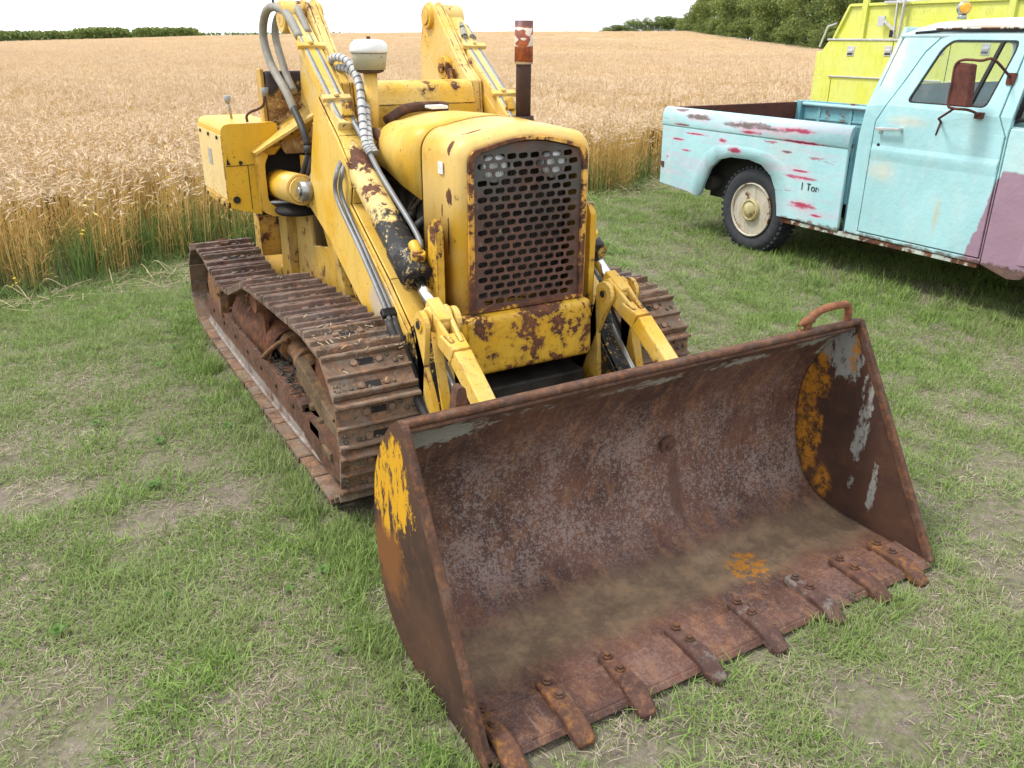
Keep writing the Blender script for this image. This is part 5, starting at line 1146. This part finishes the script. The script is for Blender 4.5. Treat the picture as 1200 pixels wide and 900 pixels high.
# ---------------- scatter helper: templates and scatter points live in one mesh
def scatter(name, temps, pts, rots, scls, var, mats, **tags):
    V = []; F = []; MI = []; K = []; T = []
    for k, (tv, tf, tm, tt) in enumerate(temps):
        b = len(V); V += tv; F += [[b+i for i in f] for f in tf]; MI += tm; K += [k+1]*len(tv); T += tt
    nt = len(V); n = len(pts)
    me = bpy.data.meshes.new(name); me.from_pydata(V+[tuple(p) for p in pts], [], F)
    for m_ in mats: me.materials.append(m_)
    me.polygons.foreach_set('material_index', MI)
    def attr(nm, ty, data, key='value'):
        a = me.attributes.new(nm, ty, 'POINT'); a.data.foreach_set(key, np.asarray(data).ravel())
    attr('kind', 'INT', np.array(K+[0]*n, dtype=np.int32)); attr('var', 'INT', np.concatenate([np.zeros(nt), np.asarray(var)+1]).astype(np.int32))
    attr('tint', 'FLOAT', np.array(T+[0.]*n, dtype=np.float32))
    attr('rot', 'FLOAT_VECTOR', np.vstack([np.zeros((nt, 3)), rots]).astype(np.float32), 'vector'); attr('scl', 'FLOAT_VECTOR', np.vstack([np.ones((nt, 3)), scls]).astype(np.float32), 'vector')
    o = bpy.data.objects.new(name, me); COL.objects.link(o)
    for a, b in tags.items(): o[a] = b
    g = bpy.data.node_groups.new(name, 'GeometryNodeTree'); g.interface.new_socket('Geometry', in_out='INPUT', socket_type='NodeSocketGeometry'); g.interface.new_socket('Geometry', in_out='OUTPUT', socket_type='NodeSocketGeometry')
    gi_ = g.nodes.new('NodeGroupInput'); go_ = g.nodes.new('NodeGroupOutput'); J = g.nodes.new('GeometryNodeJoinGeometry'); L = g.links.new
    def named(nm, ty):
        q = g.nodes.new('GeometryNodeInputNamedAttribute'); q.data_type = ty; q.inputs['Name'].default_value = nm; return q.outputs['Attribute']
    def eq(sock, v):
        c = g.nodes.new('FunctionNodeCompare'); c.data_type = 'INT'; c.operation = 'EQUAL'; ins = [i for i in c.inputs if i.enabled]; L(sock, ins[0]); ins[1].default_value = v; return c.outputs[0]
    kd = named('kind', 'INT'); vr = named('var', 'INT'); rt = named('rot', 'FLOAT_VECTOR'); sc_ = named('scl', 'FLOAT_VECTOR')
    for k in range(len(temps)):
        s1 = g.nodes.new('GeometryNodeSeparateGeometry'); L(gi_.outputs[0], s1.inputs[0]); L(eq(kd, k+1), s1.inputs[1])
        s2 = g.nodes.new('GeometryNodeSeparateGeometry'); L(gi_.outputs[0], s2.inputs[0]); L(eq(vr, k+1), s2.inputs[1])
        ins = g.nodes.new('GeometryNodeInstanceOnPoints'); L(s2.outputs[0], ins.inputs['Points']); L(s1.outputs[0], ins.inputs['Instance']); L(rt, ins.inputs['Rotation']); L(sc_, ins.inputs['Scale'])
        L(ins.outputs[0], J.inputs[0])
    L(J.outputs[0], go_.inputs[0])
    md = o.modifiers.new('scatter', 'NODES'); md.node_group = g
    return o

def blade(V, F, MI, T, base, h, w, lean, az, mi, tint, seg=3, droop=1.6):
    d = np.array([math.cos(az), math.sin(az)]); s = np.array([-d[1], d[0]]); b = len(V)
    for i in range(seg+1):
        t = i/seg; off = lean*h*t**droop; ww = w*(1-t**2*.92)/2; c = (base[0]+d[0]*off, base[1]+d[1]*off, base[2]+h*t*(1-.25*lean*t))
        V.append((c[0]+s[0]*ww, c[1]+s[1]*ww, c[2])); V.append((c[0]-s[0]*ww, c[1]-s[1]*ww, c[2])); T.extend([tint, tint])
    for i in range(seg): F.append([b+2*i, b+2*i+1, b+2*i+3, b+2*i+2]); MI.append(mi)

def leaf_mat(name, c1, c2, c3=None, nscale=.8, rough=.6, transl=.25):
    N = NT(name); P = N.pos(); a = N.n('ShaderNodeAttribute'); a.attribute_name = 'tint'
    f = N.m('ADD', N.m('MULTIPLY', a.outputs['Fac'], .6), N.m('MULTIPLY', N.rnd(), .4))
    c = N.mix(f, c1, c2)
    if c3: c = N.mix(N.m('MULTIPLY', N.ramp(N.noise(nscale, P, 4, .6), .40, .62), .7), c, c3)
    N.done(c, rough, None, 0, .2)
    if transl:
        tr = N.n('ShaderNodeBsdfTranslucent'); N.put(tr.inputs[0], c); mx = N.n('ShaderNodeMixShader'); mx.inputs[0].default_value = transl
        N.l(N.bsdf.outputs[0], mx.inputs[1]); N.l(tr.outputs[0], mx.inputs[2]); N.l(mx.outputs[0], N.out.inputs[0])
    return N.mat
GM = [leaf_mat('grass_blades', (.060, .130, .018), (.30, .42, .11), (.24, .30, .11), 1.6), leaf_mat('dry_grass_blades', (.26, .205, .14), (.50, .44, .33)), leaf_mat('broad_weed_leaves', (.07, .15, .03), (.13, .23, .06))]
temps = []
def grass_temp(n, r, hm, hs, dry, flat=0.):
    V, F, MI, T = [], [], [], []
    for _ in range(n):
        a = random.uniform(0, 6.28); q = r*math.sqrt(random.random()); isd = random.random() < dry; az = random.uniform(0, 6.28)
        ln = random.uniform(.2, 1.3) if random.random() > flat else random.uniform(1.5, 4)
        h = max(.010, random.gauss(hm, hs))/(1+ln*.45)
        if isd and random.random() < .6: ln = random.uniform(3, 8); h = random.uniform(.004, .012)
        blade(V, F, MI, T, (q*math.cos(a), q*math.sin(a), -.003), h, random.uniform(.0019, .0042)*(.75 if isd else 1), ln, az, 1 if isd else 0, random.random(), 3, 1.4)
    return V, F, MI, T
temps = [grass_temp(38, .068, .040, .016, .24, .2), grass_temp(34, .072, .032, .012, .45, .35), grass_temp(36, .080, .024, .008, .72, .5), grass_temp(40, .058, .066, .022, .12)]
V, F, MI, T = [], [], [], []   # a flat broad-leaved weed
for k in range(7):
    a = k*.9+random.uniform(-.2, .2); b = len(V); L_ = random.uniform(.018, .032)
    for t, w in ((0, .002), (.4, .006), (.75, .008), (1, .002)):
        for sg in (-1, 1): V.append((math.cos(a)*L_*t-sg*math.sin(a)*w, math.sin(a)*L_*t+sg*math.cos(a)*w, .008+.018*math.sin(t*2.4))); T.append(random.random())
    for i in range(3): F.append([b+2*i, b+2*i+1, b+2*i+3, b+2*i+2]); MI.append(2)
temps.append((V, F, MI, T))

def fbm(x, y, s, seed): return np.array([mnoise.fractal(Vector((a*s, b*s, seed)), .8, 2.1, 4) for a, b in zip(x, y)])
P_, V_, S_, Rt = [], [], [], []
def ring(d0, d1, dens, az0=-22, az1=78):
    A = math.pi*(d1*d1-d0*d0)*(az1-az0)/360; n = int(A*dens)
    d = np.sqrt(rng.uniform(d0*d0, d1*d1, n)); a = np.radians(rng.uniform(az0, az1, n)); return CX+d*np.sin(a), CY+d*np.cos(a), d
BARE = [(-1.35, 1.75, .36, .13), (1.55, .02, .42, .16), (1.25, -.25, .35, .15), (-2.0, 2.1, .35, .14), (4.0, 2.2, .55, .25), (.2, -.42, .22, .10), (2.1, -.45, .5, .2), (-.85, -.05, .18, .08), (-1.65, 3.4, .4, .12), (1.8, .35, .3, .1)]
for d0, d1, dens in ((.6, 3.4, 800), (3.4, 6.5, 520), (6.5, 11, 210), (11, 22, 60)):
    x, y, d = ring(d0, d1, dens, -40 if d0 < 3 else -22, 100 if d0 < 3 else 78)
    f = fbm(x, y, .9, 3.1)+.7*fbm(x, y, 3.5, 9.2)
    green = .6*fbm(x, y, .55, 21.)+.6*fbm(x, y, 2.8, 5.)+.4*fbm(x, y, 7., 15.)
    lush = np.exp(-((np.abs(x)-.90)/.10)**2)*((y > .9) & (y < 4.3))+.8*np.exp(-((x-3.7)/.35)**2)*((y > 0) & (y < 3.6))+.5*np.exp(-((y+.02)/.08)**2)*(np.abs(x) < 1.0)
    lush = lush+.7*np.exp(-((np.abs(x+.98))/.10)**2)*((y > -.1) & (y < .9))
    bare = np.zeros_like(x)
    for bx_, by_, rx, ry in BARE: bare = np.maximum(bare, np.exp(-((x-bx_)/rx/.85)**2-((y-by_)/ry/.85)**2))
    farm = np.clip((d-4)/5, 0, 1)*.5
    keep = rng.random(len(x)) < np.clip(.74+.7*f+.6*lush+farm-.85*bare, .05, 1)
    inb = (np.abs(x) < .93) & (y > -.05) & (y < .70); intr = (np.abs(np.abs(x)-.668) < .18) & (y > 1.30) & (y < 4.12)
    under = (np.abs(x) < .5) & (y > 1.4) & (y < 4.2) & (rng.random(len(x)) < .6)
    keep &= ~(inb | intr | under) & (field_s(x, y) < .15)
    x, y, d, f, green, lush, bare = (q[keep] for q in (x, y, d, f, green, lush, bare))
    v = np.where(green+.25*lush+rng.normal(0, .22, len(x))+np.clip((d-5)/8, 0, .35) > .06, 0, np.where(rng.random(len(x)) < .55, 1, 2)); v = np.where((bare > .4) & (rng.random(len(x)) < .7), 2, v)
    v = np.where((lush > .45) & (rng.random(len(x)) < .5), 3, v); v = np.where((rng.random(len(x)) < .003) & (d < 8), 4, v)
    sc = rng.uniform(.65, 1.25, len(x))*np.where(d > 11, 1.7, np.where(d > 6.5, 1.35, 1.))
    zz = gz(x, y)
    P_.append(np.stack([x, y, zz], 1)); V_.append(v); S_.append(np.stack([sc, sc, sc*rng.uniform(.8, 1.15, len(x))], 1)); Rt.append(np.stack([rng.normal(0, .1, len(x)), rng.normal(0, .1, len(x)), rng.uniform(0, 6.28, len(x))], 1))
scatter('grass', temps, np.vstack(P_), np.vstack(Rt), np.vstack(S_), np.concatenate(V_), GM, kind='stuff', label='short patchy green and dry grass growing over bare soil', category='grass')

# ---------------- wheat
WM = [leaf_mat('wheat_straw', (.46, .29, .08), (.64, .44, .17), transl=.15), leaf_mat('wheat_ears', (.50, .36, .21), (.78, .625, .45), (.70, .545, .37), .25, transl=.15), leaf_mat('green_undergrowth', (.09, .155, .035), (.20, .28, .085), transl=.25), leaf_mat('yellow_petals', (.75, .62, .03), (.8, .7, .08), transl=.2)]
def ear(V, F, MI, T, p, d, L, tint, awn=True):
    p = np.array(p); d = np.array(d)/np.linalg.norm(d); a = np.cross(d, [0, 0, 1.]); a = a/(np.linalg.norm(a)+1e-9); b_ = np.cross(d, a); b = len(V)
    for t, w in ((0, .0022), (.3, .0052), (.75, .0042), (1, .0010)):
        for u in (a, b_, -a, -b_): q = p+d*L*t+u*w; V.append(tuple(q)); T.append(tint)
    for i in range(3):
        for j in range(4): F.append([b+4*i+j, b+4*i+(j+1) % 4, b+4*(i+1)+(j+1) % 4, b+4*(i+1)+j]); MI.append(1)
    if awn:
        for k in range(7):
            t = .15+.8*k/7; q = p+d*L*t; sd = (a if k % 2 else -a)*.42+b_*random.uniform(-.4, .4); e = q+(d+sd)*random.uniform(.045, .075); b = len(V); w = a*.0009 if k % 3 else b_*.0009
            V += [tuple(q-w), tuple(q+w), tuple(e)]; T += [tint*.5+.5]*3; F.append([b, b+1, b+2]); MI.append(1)
def wheat_temp(n, r, hm, top_only=False, green=.12, fat=1., awn=True):
    V, F, MI, T = [], [], [], []
    for _ in range(n):
        a = random.uniform(0, 6.28); q = r*math.sqrt(random.random()); az = random.gauss(.6, 1.5); ln = random.uniform(.02, .22); h = random.gauss(hm, .05); tint = random.random()
        bx_, by_ = q*math.cos(a), q*math.sin(a); z0 = 0 if not top_only else hm*.6
        d = np.array([math.cos(az), math.sin(az)]); pts = []
        for t in ((0, .5, .85, 1.) if not top_only else (.6, 1.)): pts.append((bx_+d[0]*ln*h*t**2, by_+d[1]*ln*h*t**2, h*t))
        w = .0020*fat; s = np.array([-d[1], d[0], 0])
        b = len(V)
        for p in pts: V += [tuple(np.array(p)+s*w), tuple(np.array(p)-s*w)]; T += [tint]*2
        for i in range(len(pts)-1): F.append([b+2*i, b+2*i+1, b+2*i+3, b+2*i+2]); MI.append(0)
        nod = random.uniform(.3, 2.2); ear(V, F, MI, T, pts[-1], (d[0]*nod, d[1]*nod, 1-.55*nod*.6), random.uniform(.048, .072)*fat, random.random(), awn)
        if not top_only:
            for _k in range(2):
                z = random.uniform(.15, .75)*h; blade(V, F, MI, T, (bx_, by_, z), random.uniform(.05, .14), .007, random.uniform(.6, 2.), random.uniform(0, 6.28), 2 if random.random() < green and z < .4 else 0, random.random(), 3, 1.5)
    return V, F, MI, T
def green_temp():
    V, F, MI, T = [], [], [], []
    for _ in range(16):
        a = random.uniform(0, 6.28); q = .10*math.sqrt(random.random()); blade(V, F, MI, T, (q*math.cos(a), q*math.sin(a), 0), random.uniform(.12, .48), random.uniform(.005, .010), random.uniform(.1, .7), random.uniform(0, 6.28), 2, random.random(), 4)
    return V, F, MI, T
def flower_temp():
    V, F, MI, T = green_temp()
    for _ in range(5):
        c = np.array([random.uniform(-.1, .1), random.uniform(-.1, .1), random.uniform(.35, .62)])
        for k in range(5):
            a = k*1.256; b = len(V); V += [tuple(c), tuple(c+np.array([math.cos(a-.4), math.sin(a-.4), .3])*.012), tuple(c+np.array([math.cos(a+.4), math.sin(a+.4), .3])*.012)]; T += [.5]*3; F.append([b, b+1, b+2]); MI.append(3)
    return V, F, MI, T
wt = [wheat_temp(11, .13, .66), wheat_temp(10, .13, .60), wheat_temp(12, .14, .70), wheat_temp(26, .36, .66, True, fat=1.6), wheat_temp(60, .95, .66, True, fat=3.2, awn=False), green_temp(), green_temp(), flower_temp(), wheat_temp(26, .36, .62, True, fat=1.6)]
P_, V_, S_, Rt = [], [], [], []
def addpts(x, y, v, sc, hs):
    n = len(x); P_.append(np.stack([x, y, gz(x, y)-.004], 1)); V_.append(v); S_.append(np.stack([sc, sc, hs], 1)); Rt.append(np.stack([rng.normal(0, .07, n), rng.normal(0, .07, n), rng.uniform(-.9, .9, n)+np.where(rng.random(n) < .25, 3.1, 0)], 1))
for d0, d1, dens, kinds in ((4, 13, 46, (0, 1, 2)), (13, 26, 13, (3, 8)), (26, 60, 8, (3, 8)), (60, 130, 1.0, (4,)), (130, 285, .42, (4,))):
    x, y, d = ring(d0, d1, dens, -14, 72); s = field_s(x, y); k = s > (.0 if d0 < 20 else .5); x, y, d, s = x[k], y[k], d[k], s[k]
    wv = fbm(x, y, .35 if d0 < 20 else .06, 7.); k = rng.random(len(x)) < np.clip(.92+.3*wv-(.15*np.exp(-s/.25)), .2, 1); x, y, d, s, wv = x[k], y[k], d[k], s[k], wv[k]
    addpts(x, y, rng.choice(kinds, len(x)), rng.uniform(.85, 1.15, len(x)), (1+.10*wv+rng.normal(0, .05, len(x)))*np.where(s < .3, rng.uniform(.82, 1.02, len(x)), 1))
x, y, d = ring(4.5, 14, 120, -14, 60); s = field_s(x, y); k = (s > -.22) & (s < .75) & (rng.random(len(x)) < np.clip(.5+.8*fbm(x, y, .8, 40.)+.35*((x < 0.3)), .08, 1)*np.exp(-np.abs(s-.15)/.5)); x, y, s = x[k], y[k], s[k]
v = np.where(rng.random(len(x)) < .05, 7, rng.choice((5, 6), len(x))); addpts(x, y, v, rng.uniform(.8, 1.2, len(x)), np.where(s < 0, rng.uniform(.12, .4, len(x)), rng.uniform(.75, 1.45, len(x))))
# the greener weedy patch out in the field
pc_ = at_dist(708, 68, 88); a = rng.normal(0, 1, (260, 2)); x = pc_[0]+a[:, 0]*1.7*cr[0]+a[:, 1]*3.5*cf[0]; y = pc_[1]+a[:, 0]*1.7*cr[1]+a[:, 1]*3.5*cf[1]; addpts(x, y, np.full(260, 5), np.full(260, 3.2), rng.uniform(1.5, 2.1, 260))
wo = scatter('wheat_field', wt, np.vstack(P_), np.vstack(Rt), np.vstack(S_), np.concatenate(V_), WM, kind='stuff', label='ripe golden wheat standing behind the machines up to the horizon', category='wheat')
# straw mass below the ears: a closed-looking canopy that fills between the scattered stalks
def canopy_mat():
    N = NT('wheat_canopy'); P = N.pos()
    c = N.mix(N.ramp(N.noise(5, P, 9, .75), .35, .65), (.40, .295, .18), (.67, .545, .40)); c = N.mix(N.m('MULTIPLY', N.ramp(N.noise(.11, N.scale(P, (1, .5, 1)), 6, .6), .40, .62), .45), c, (.66, .52, .36))
    c = N.mix(N.m('MULTIPLY', N.ramp(N.noise(.035, P, 4, .6), .52, .66), .3), c, (.50, .34, .16))
    return N.done(c, .95, N.bump(N.noise(14, P, 8, .8), 1., .08), 0, .1)
M['canopy'] = canopy_mat()
C_ = MB(); grid = {}
rad2 = np.concatenate([np.linspace(5.2, 16, 48), np.geomspace(16.4, 300, 90)]); azs = np.radians(np.linspace(-30, 80, 221)); rows = []
idx = {}
for i, r_ in enumerate(rad2):
    x = CX+r_*np.sin(azs); y = CY+r_*np.cos(azs); s = field_s(x, y); z = gz(x, y); nf = fbm(x, y, 1.6, 2.)*.05+fbm(x, y, .25, 4.)*.05
    for j in range(len(azs)):
        if s[j] > 1.15: idx[(i, j)] = len(C_.v); C_.v.append((x[j], y[j], z[j]+.47+min(.10, (s[j]-1.15)*.12)-.03+nf[j]))
for (i, j) in list(idx):
    q = [(i, j), (i, j+1), (i+1, j+1), (i+1, j)]
    if all(k in idx for k in q): C_.f.append([idx[k] for k in q]); C_.m.append(0); C_.s.append(True)
co = C_.build('wheat_canopy', M['canopy']); co['kind'] = 'stuff'; co['label'] = 'dense straw-coloured mass of wheat below the ears'; co['category'] = 'wheat'
# straw litter along the edge of the crop
s = MB()
for k in range(900):
    t = random.uniform(-1.5, 11); o_ = random.gauss(-.22, .16); p = EDGE0+ET*t+EN*o_; a = random.gauss(.3, 1.); l = random.choice((.05, .08, .12, .25)); q = Vector((p[0], p[1], random.uniform(.006, .04))); s.beam(q, q+Vector((math.cos(a)*l, math.sin(a)*l, random.uniform(-.01, .03))), .003, .0025)
for k in range(26):
    t = random.uniform(-1.2, 9); p = EDGE0+ET*t+EN*.05; a = random.uniform(-2.6, -.5); l = random.uniform(.2, .5); q = [Vector((p[0], p[1], .02)), Vector((p[0]+math.cos(a)*l*.35, p[1]+math.sin(a)*l*.35, .10)), Vector((p[0]+math.cos(a)*l, p[1]+math.sin(a)*l, .03))]
    s.tube(cat_path(q, 4), .0025, 4)
so = s.build('straw_litter', M['straw']); so['kind'] = 'stuff'; so['label'] = 'bent straws and litter along the edge of the wheat'; so['category'] = 'straw'

# ---------------- trees
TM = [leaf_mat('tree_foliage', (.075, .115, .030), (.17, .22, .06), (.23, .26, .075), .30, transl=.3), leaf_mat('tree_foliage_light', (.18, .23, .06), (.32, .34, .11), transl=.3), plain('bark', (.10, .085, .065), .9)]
def crown_mesh(name, W_, H_, n, leaf, seed, mats=TM):
    r_ = np.random.default_rng(seed); lob = []
    for k in range(15):
        a = r_.uniform(0, 6.28); t = r_.uniform(.10, .95); rr = W_*.30*math.sin(math.pi*(.18+.72*t))*r_.uniform(.5, 1.25)
        lob.append((rr*math.cos(a), rr*math.sin(a), H_*t, W_*r_.uniform(.16, .27), H_*r_.uniform(.10, .17)))
    V = []; F = []; MI = []; T = []
    for k in range(n):
        lx, ly, lz, lw, lh = lob[r_.integers(len(lob))]; d = r_.normal(size=3); d /= np.linalg.norm(d); q = r_.uniform(.55, 1.08)
        c = np.array([lx+d[0]*lw*q, ly+d[1]*lw*q, max(.15, lz+d[2]*lh*q)]); u = r_.normal(size=3); u /= np.linalg.norm(u); w = np.cross(u, r_.normal(size=3)); w /= np.linalg.norm(w); s_ = leaf*r_.uniform(.5, 1.3)
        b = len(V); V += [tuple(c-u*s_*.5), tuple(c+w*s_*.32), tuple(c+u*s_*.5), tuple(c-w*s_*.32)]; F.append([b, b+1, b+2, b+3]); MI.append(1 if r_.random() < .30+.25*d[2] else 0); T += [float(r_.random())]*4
    me = bpy.data.meshes.new(name); me.from_pydata(V, [], F)
    for m_ in mats: me.materials.append(m_)
    me.polygons.foreach_set('material_index', MI); a = me.attributes.new('tint', 'FLOAT', 'POINT'); a.data.foreach_set('value', np.array(T, dtype=np.float32)); return me
def trunk_mb(H_, seed):
    r_ = random.Random(seed); s = MB(); s.tube([(0, 0, -.3), (.05, .03, H_*.25), (.0, .1, H_*.55), (.1, 0, H_*.85)], [.20, .16, .11, .04], 8)
    for k in range(7):
        a = r_.uniform(0, 6.28); z = H_*r_.uniform(.15, .6); l = H_*.25; s.tube([(0, 0, z), (math.cos(a)*l*.5, math.sin(a)*l*.5, z+l*.5), (math.cos(a)*l, math.sin(a)*l, z+l)], [.08, .05, .02], 6)
    return s
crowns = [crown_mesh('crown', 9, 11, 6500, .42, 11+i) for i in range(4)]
trunks = []
for i in range(2):
    o = trunk_mb(11, i).build('trunk', TM[2]); trunks.append(o.data); bpy.data.objects.remove(o)
def tree(p, k, sc, label, group):
    e = empty('broadleaf_tree', (p[0], p[1], float(gz(p[0], p[1]))), label, 'tree', group)
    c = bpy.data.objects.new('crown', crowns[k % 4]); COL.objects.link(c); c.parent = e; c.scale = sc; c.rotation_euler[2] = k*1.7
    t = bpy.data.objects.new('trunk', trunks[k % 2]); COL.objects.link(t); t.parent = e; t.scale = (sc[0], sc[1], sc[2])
LBH = 'broadleaf tree in the tall dense tree line along the right edge of the wheat'
# tall tree line (survey mark px, foot px, distance, top px)
line = []
n = 27
for k in range(n):
    t = -.62+1.60*k/(n-1); p = H0+(H1-H0)*t
    p = p-HN*random.uniform(0, 3); hh = random.uniform(.86, 1.08)*(1.0 if t < .85 else .82-.9*(t-.85)*2)
    tree(p, k, (random.uniform(.85, 1.1), random.uniform(.85, 1.1), hh*1.08), LBH, 'trees of the line along the field')
for k in range(9):
    t = -.5+1.1*k/8; p = H0+(H1-H0)*t-HN*9; tree(p, k+2, (1.1, 1.1, random.uniform(1.15, 1.35)), LBH, 'trees of the line along the field')
for k in range(34):
    t = -.55+1.5*k/33; p = H0+(H1-H0)*t+HN*random.uniform(-1, 1.5); tree(p, k+3, (.62, .62, random.uniform(.30, .42)), 'low bushy tree filling the foot of the tall tree line', 'bushes at the foot of the tree line')
for k, (px_, top) in enumerate(((712, 31), (726, 27), (742, 21), (757, 17), (771, 18), (784, 16), (795, 21))):
    D = 430; p = at_dist(px_, 38, D); q = at_dist(px_, top, D); z0 = float(gz(p[0], p[1])); hh = (q[2]-z0)/11.6
    tree(p, k+1, (1.35, 1.35, hh), 'low rounded tree in the distant clump left of the tall tree line', 'trees of the small distant clump')
# woods on the left horizon: nobody could count these
def woods(name, px0, px1, D, top, leaf, n, lab, mat=TM):
    V = []; F = []; MI = []; T = []
    for k in range(n):
        px_ = random.uniform(px0, px1); tp_ = top(px_)+1.6*mnoise.noise(Vector((px_*.16, D, 0)))+1.2*mnoise.noise(Vector((px_*.5, 3, D))); dd = D+random.uniform(-12, 12)
        hi = at_dist(px_, tp_, D)[2]; p = at_dist(px_, 45, dd); z0 = float(gz(p[0], p[1])); u_ = random.random()**.6; z = z0+(hi-z0)*u_; c = np.array([p[0], p[1], z]); u = rng.normal(size=3); u /= np.linalg.norm(u); w = np.cross(u, rng.normal(size=3)); w /= np.linalg.norm(w); s_ = leaf*random.uniform(.5, 1.2)
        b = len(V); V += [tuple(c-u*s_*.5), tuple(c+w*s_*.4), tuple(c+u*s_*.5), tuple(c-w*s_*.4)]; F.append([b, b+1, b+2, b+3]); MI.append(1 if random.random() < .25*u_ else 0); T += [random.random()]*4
    me = bpy.data.meshes.new(name); me.from_pydata(V, [], F)
    for m_ in mat: me.materials.append(m_)
    me.polygons.foreach_set('material_index', MI); a = me.attributes.new('tint', 'FLOAT', 'POINT'); a.data.foreach_set('value', np.array(T, dtype=np.float32)); o = bpy.data.objects.new(name, me); COL.objects.link(o); o['kind'] = 'stuff'; o['label'] = lab; o['category'] = 'woods'
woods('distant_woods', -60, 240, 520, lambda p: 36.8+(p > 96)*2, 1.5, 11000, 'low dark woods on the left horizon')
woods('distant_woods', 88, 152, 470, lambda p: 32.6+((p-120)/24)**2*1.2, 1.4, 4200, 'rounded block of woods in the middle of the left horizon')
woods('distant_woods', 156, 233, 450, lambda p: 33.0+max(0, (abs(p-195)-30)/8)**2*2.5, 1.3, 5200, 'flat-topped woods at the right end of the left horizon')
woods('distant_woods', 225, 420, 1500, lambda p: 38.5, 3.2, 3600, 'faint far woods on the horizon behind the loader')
s = MB()
p0 = at_dist(-70, 47, 560)
# ---------------- air: pale haze round the whole scene
def haze():
    s = MB(); s.bx(-900, 1700, -300, 2400, -14, 34); N = NT('haze'); N.t.nodes.remove(N.bsdf); v = N.n('ShaderNodeVolumePrincipled'); v.inputs['Color'].default_value = (.80, .86, .94, 1); v.inputs['Density'].default_value = HAZE; v.inputs['Anisotropy'].default_value = .2
    N.l(v.outputs[0], N.out.inputs['Volume']); o = s.build('haze', N.mat); o['kind'] = 'stuff'; o['label'] = 'thin pale haze over the far fields'; o['category'] = 'haze'
HAZE = 0.0
if HAZE: haze()

# ---------------- sky and light
SUN_EL, SUN_AZ = R(58), R(-62)       # high, veiled sun behind the left of the machine
w = bpy.data.worlds.new('World'); scene.world = w; w.use_nodes = True; t = w.node_tree; t.nodes.clear()
o_ = t.nodes.new('ShaderNodeOutputWorld'); bg = t.nodes.new('ShaderNodeBackground'); sky = t.nodes.new('ShaderNodeTexSky'); sky.sky_type = 'NISHITA'; sky.sun_disc = False; sky.sun_elevation = SUN_EL; sky.sun_rotation = SUN_AZ; sky.dust_density = 4
tc = t.nodes.new('ShaderNodeTexCoord'); mp = t.nodes.new('ShaderNodeMapping'); mp.inputs['Scale'].default_value = (1, 1, 4); nz = t.nodes.new('ShaderNodeTexNoise'); nz.inputs['Scale'].default_value = 1.6; nz.inputs['Detail'].default_value = 7
t.links.new(tc.outputs['Generated'], mp.inputs[0]); t.links.new(mp.outputs[0], nz.inputs[0])
mr = t.nodes.new('ShaderNodeMapRange'); mr.inputs[1].default_value = .3; mr.inputs[2].default_value = .7; mr.inputs[3].default_value = .80; mr.inputs[4].default_value = .97; t.links.new(nz.outputs[0], mr.inputs[0])
mx = t.nodes.new('ShaderNodeMix'); mx.data_type = 'RGBA'; mx.inputs[7].default_value = (9.3, 9.6, 10.0, 1); t.links.new(mr.outputs[0], mx.inputs[0]); t.links.new(sky.outputs[0], mx.inputs[6]); t.links.new(mx.outputs[2], bg.inputs[0]); bg.inputs[1].default_value = .085; t.links.new(bg.outputs[0], o_.inputs[0])
sl = bpy.data.lights.new('sun', 'SUN'); sl.energy = 1.5; sl.angle = R(12); sl.color = (1, .96, .90); so = bpy.data.objects.new('sun', sl); COL.objects.link(so)
dirv = Vector((math.sin(SUN_AZ)*math.cos(SUN_EL), math.cos(SUN_AZ)*math.cos(SUN_EL), math.sin(SUN_EL))); so.rotation_euler = dirv.to_track_quat('Z', 'Y').to_euler(); so.location = (0, 0, 30)
vs = scene.view_settings; vs.view_transform = 'Standard'; vs.look = 'None'; vs.exposure = 1.22; vs.gamma = 1; vs.use_curve_mapping = False
scene.cycles.volume_bounces = 1; scene.cycles.max_bounces = 4; scene.cycles.transparent_max_bounces = 12
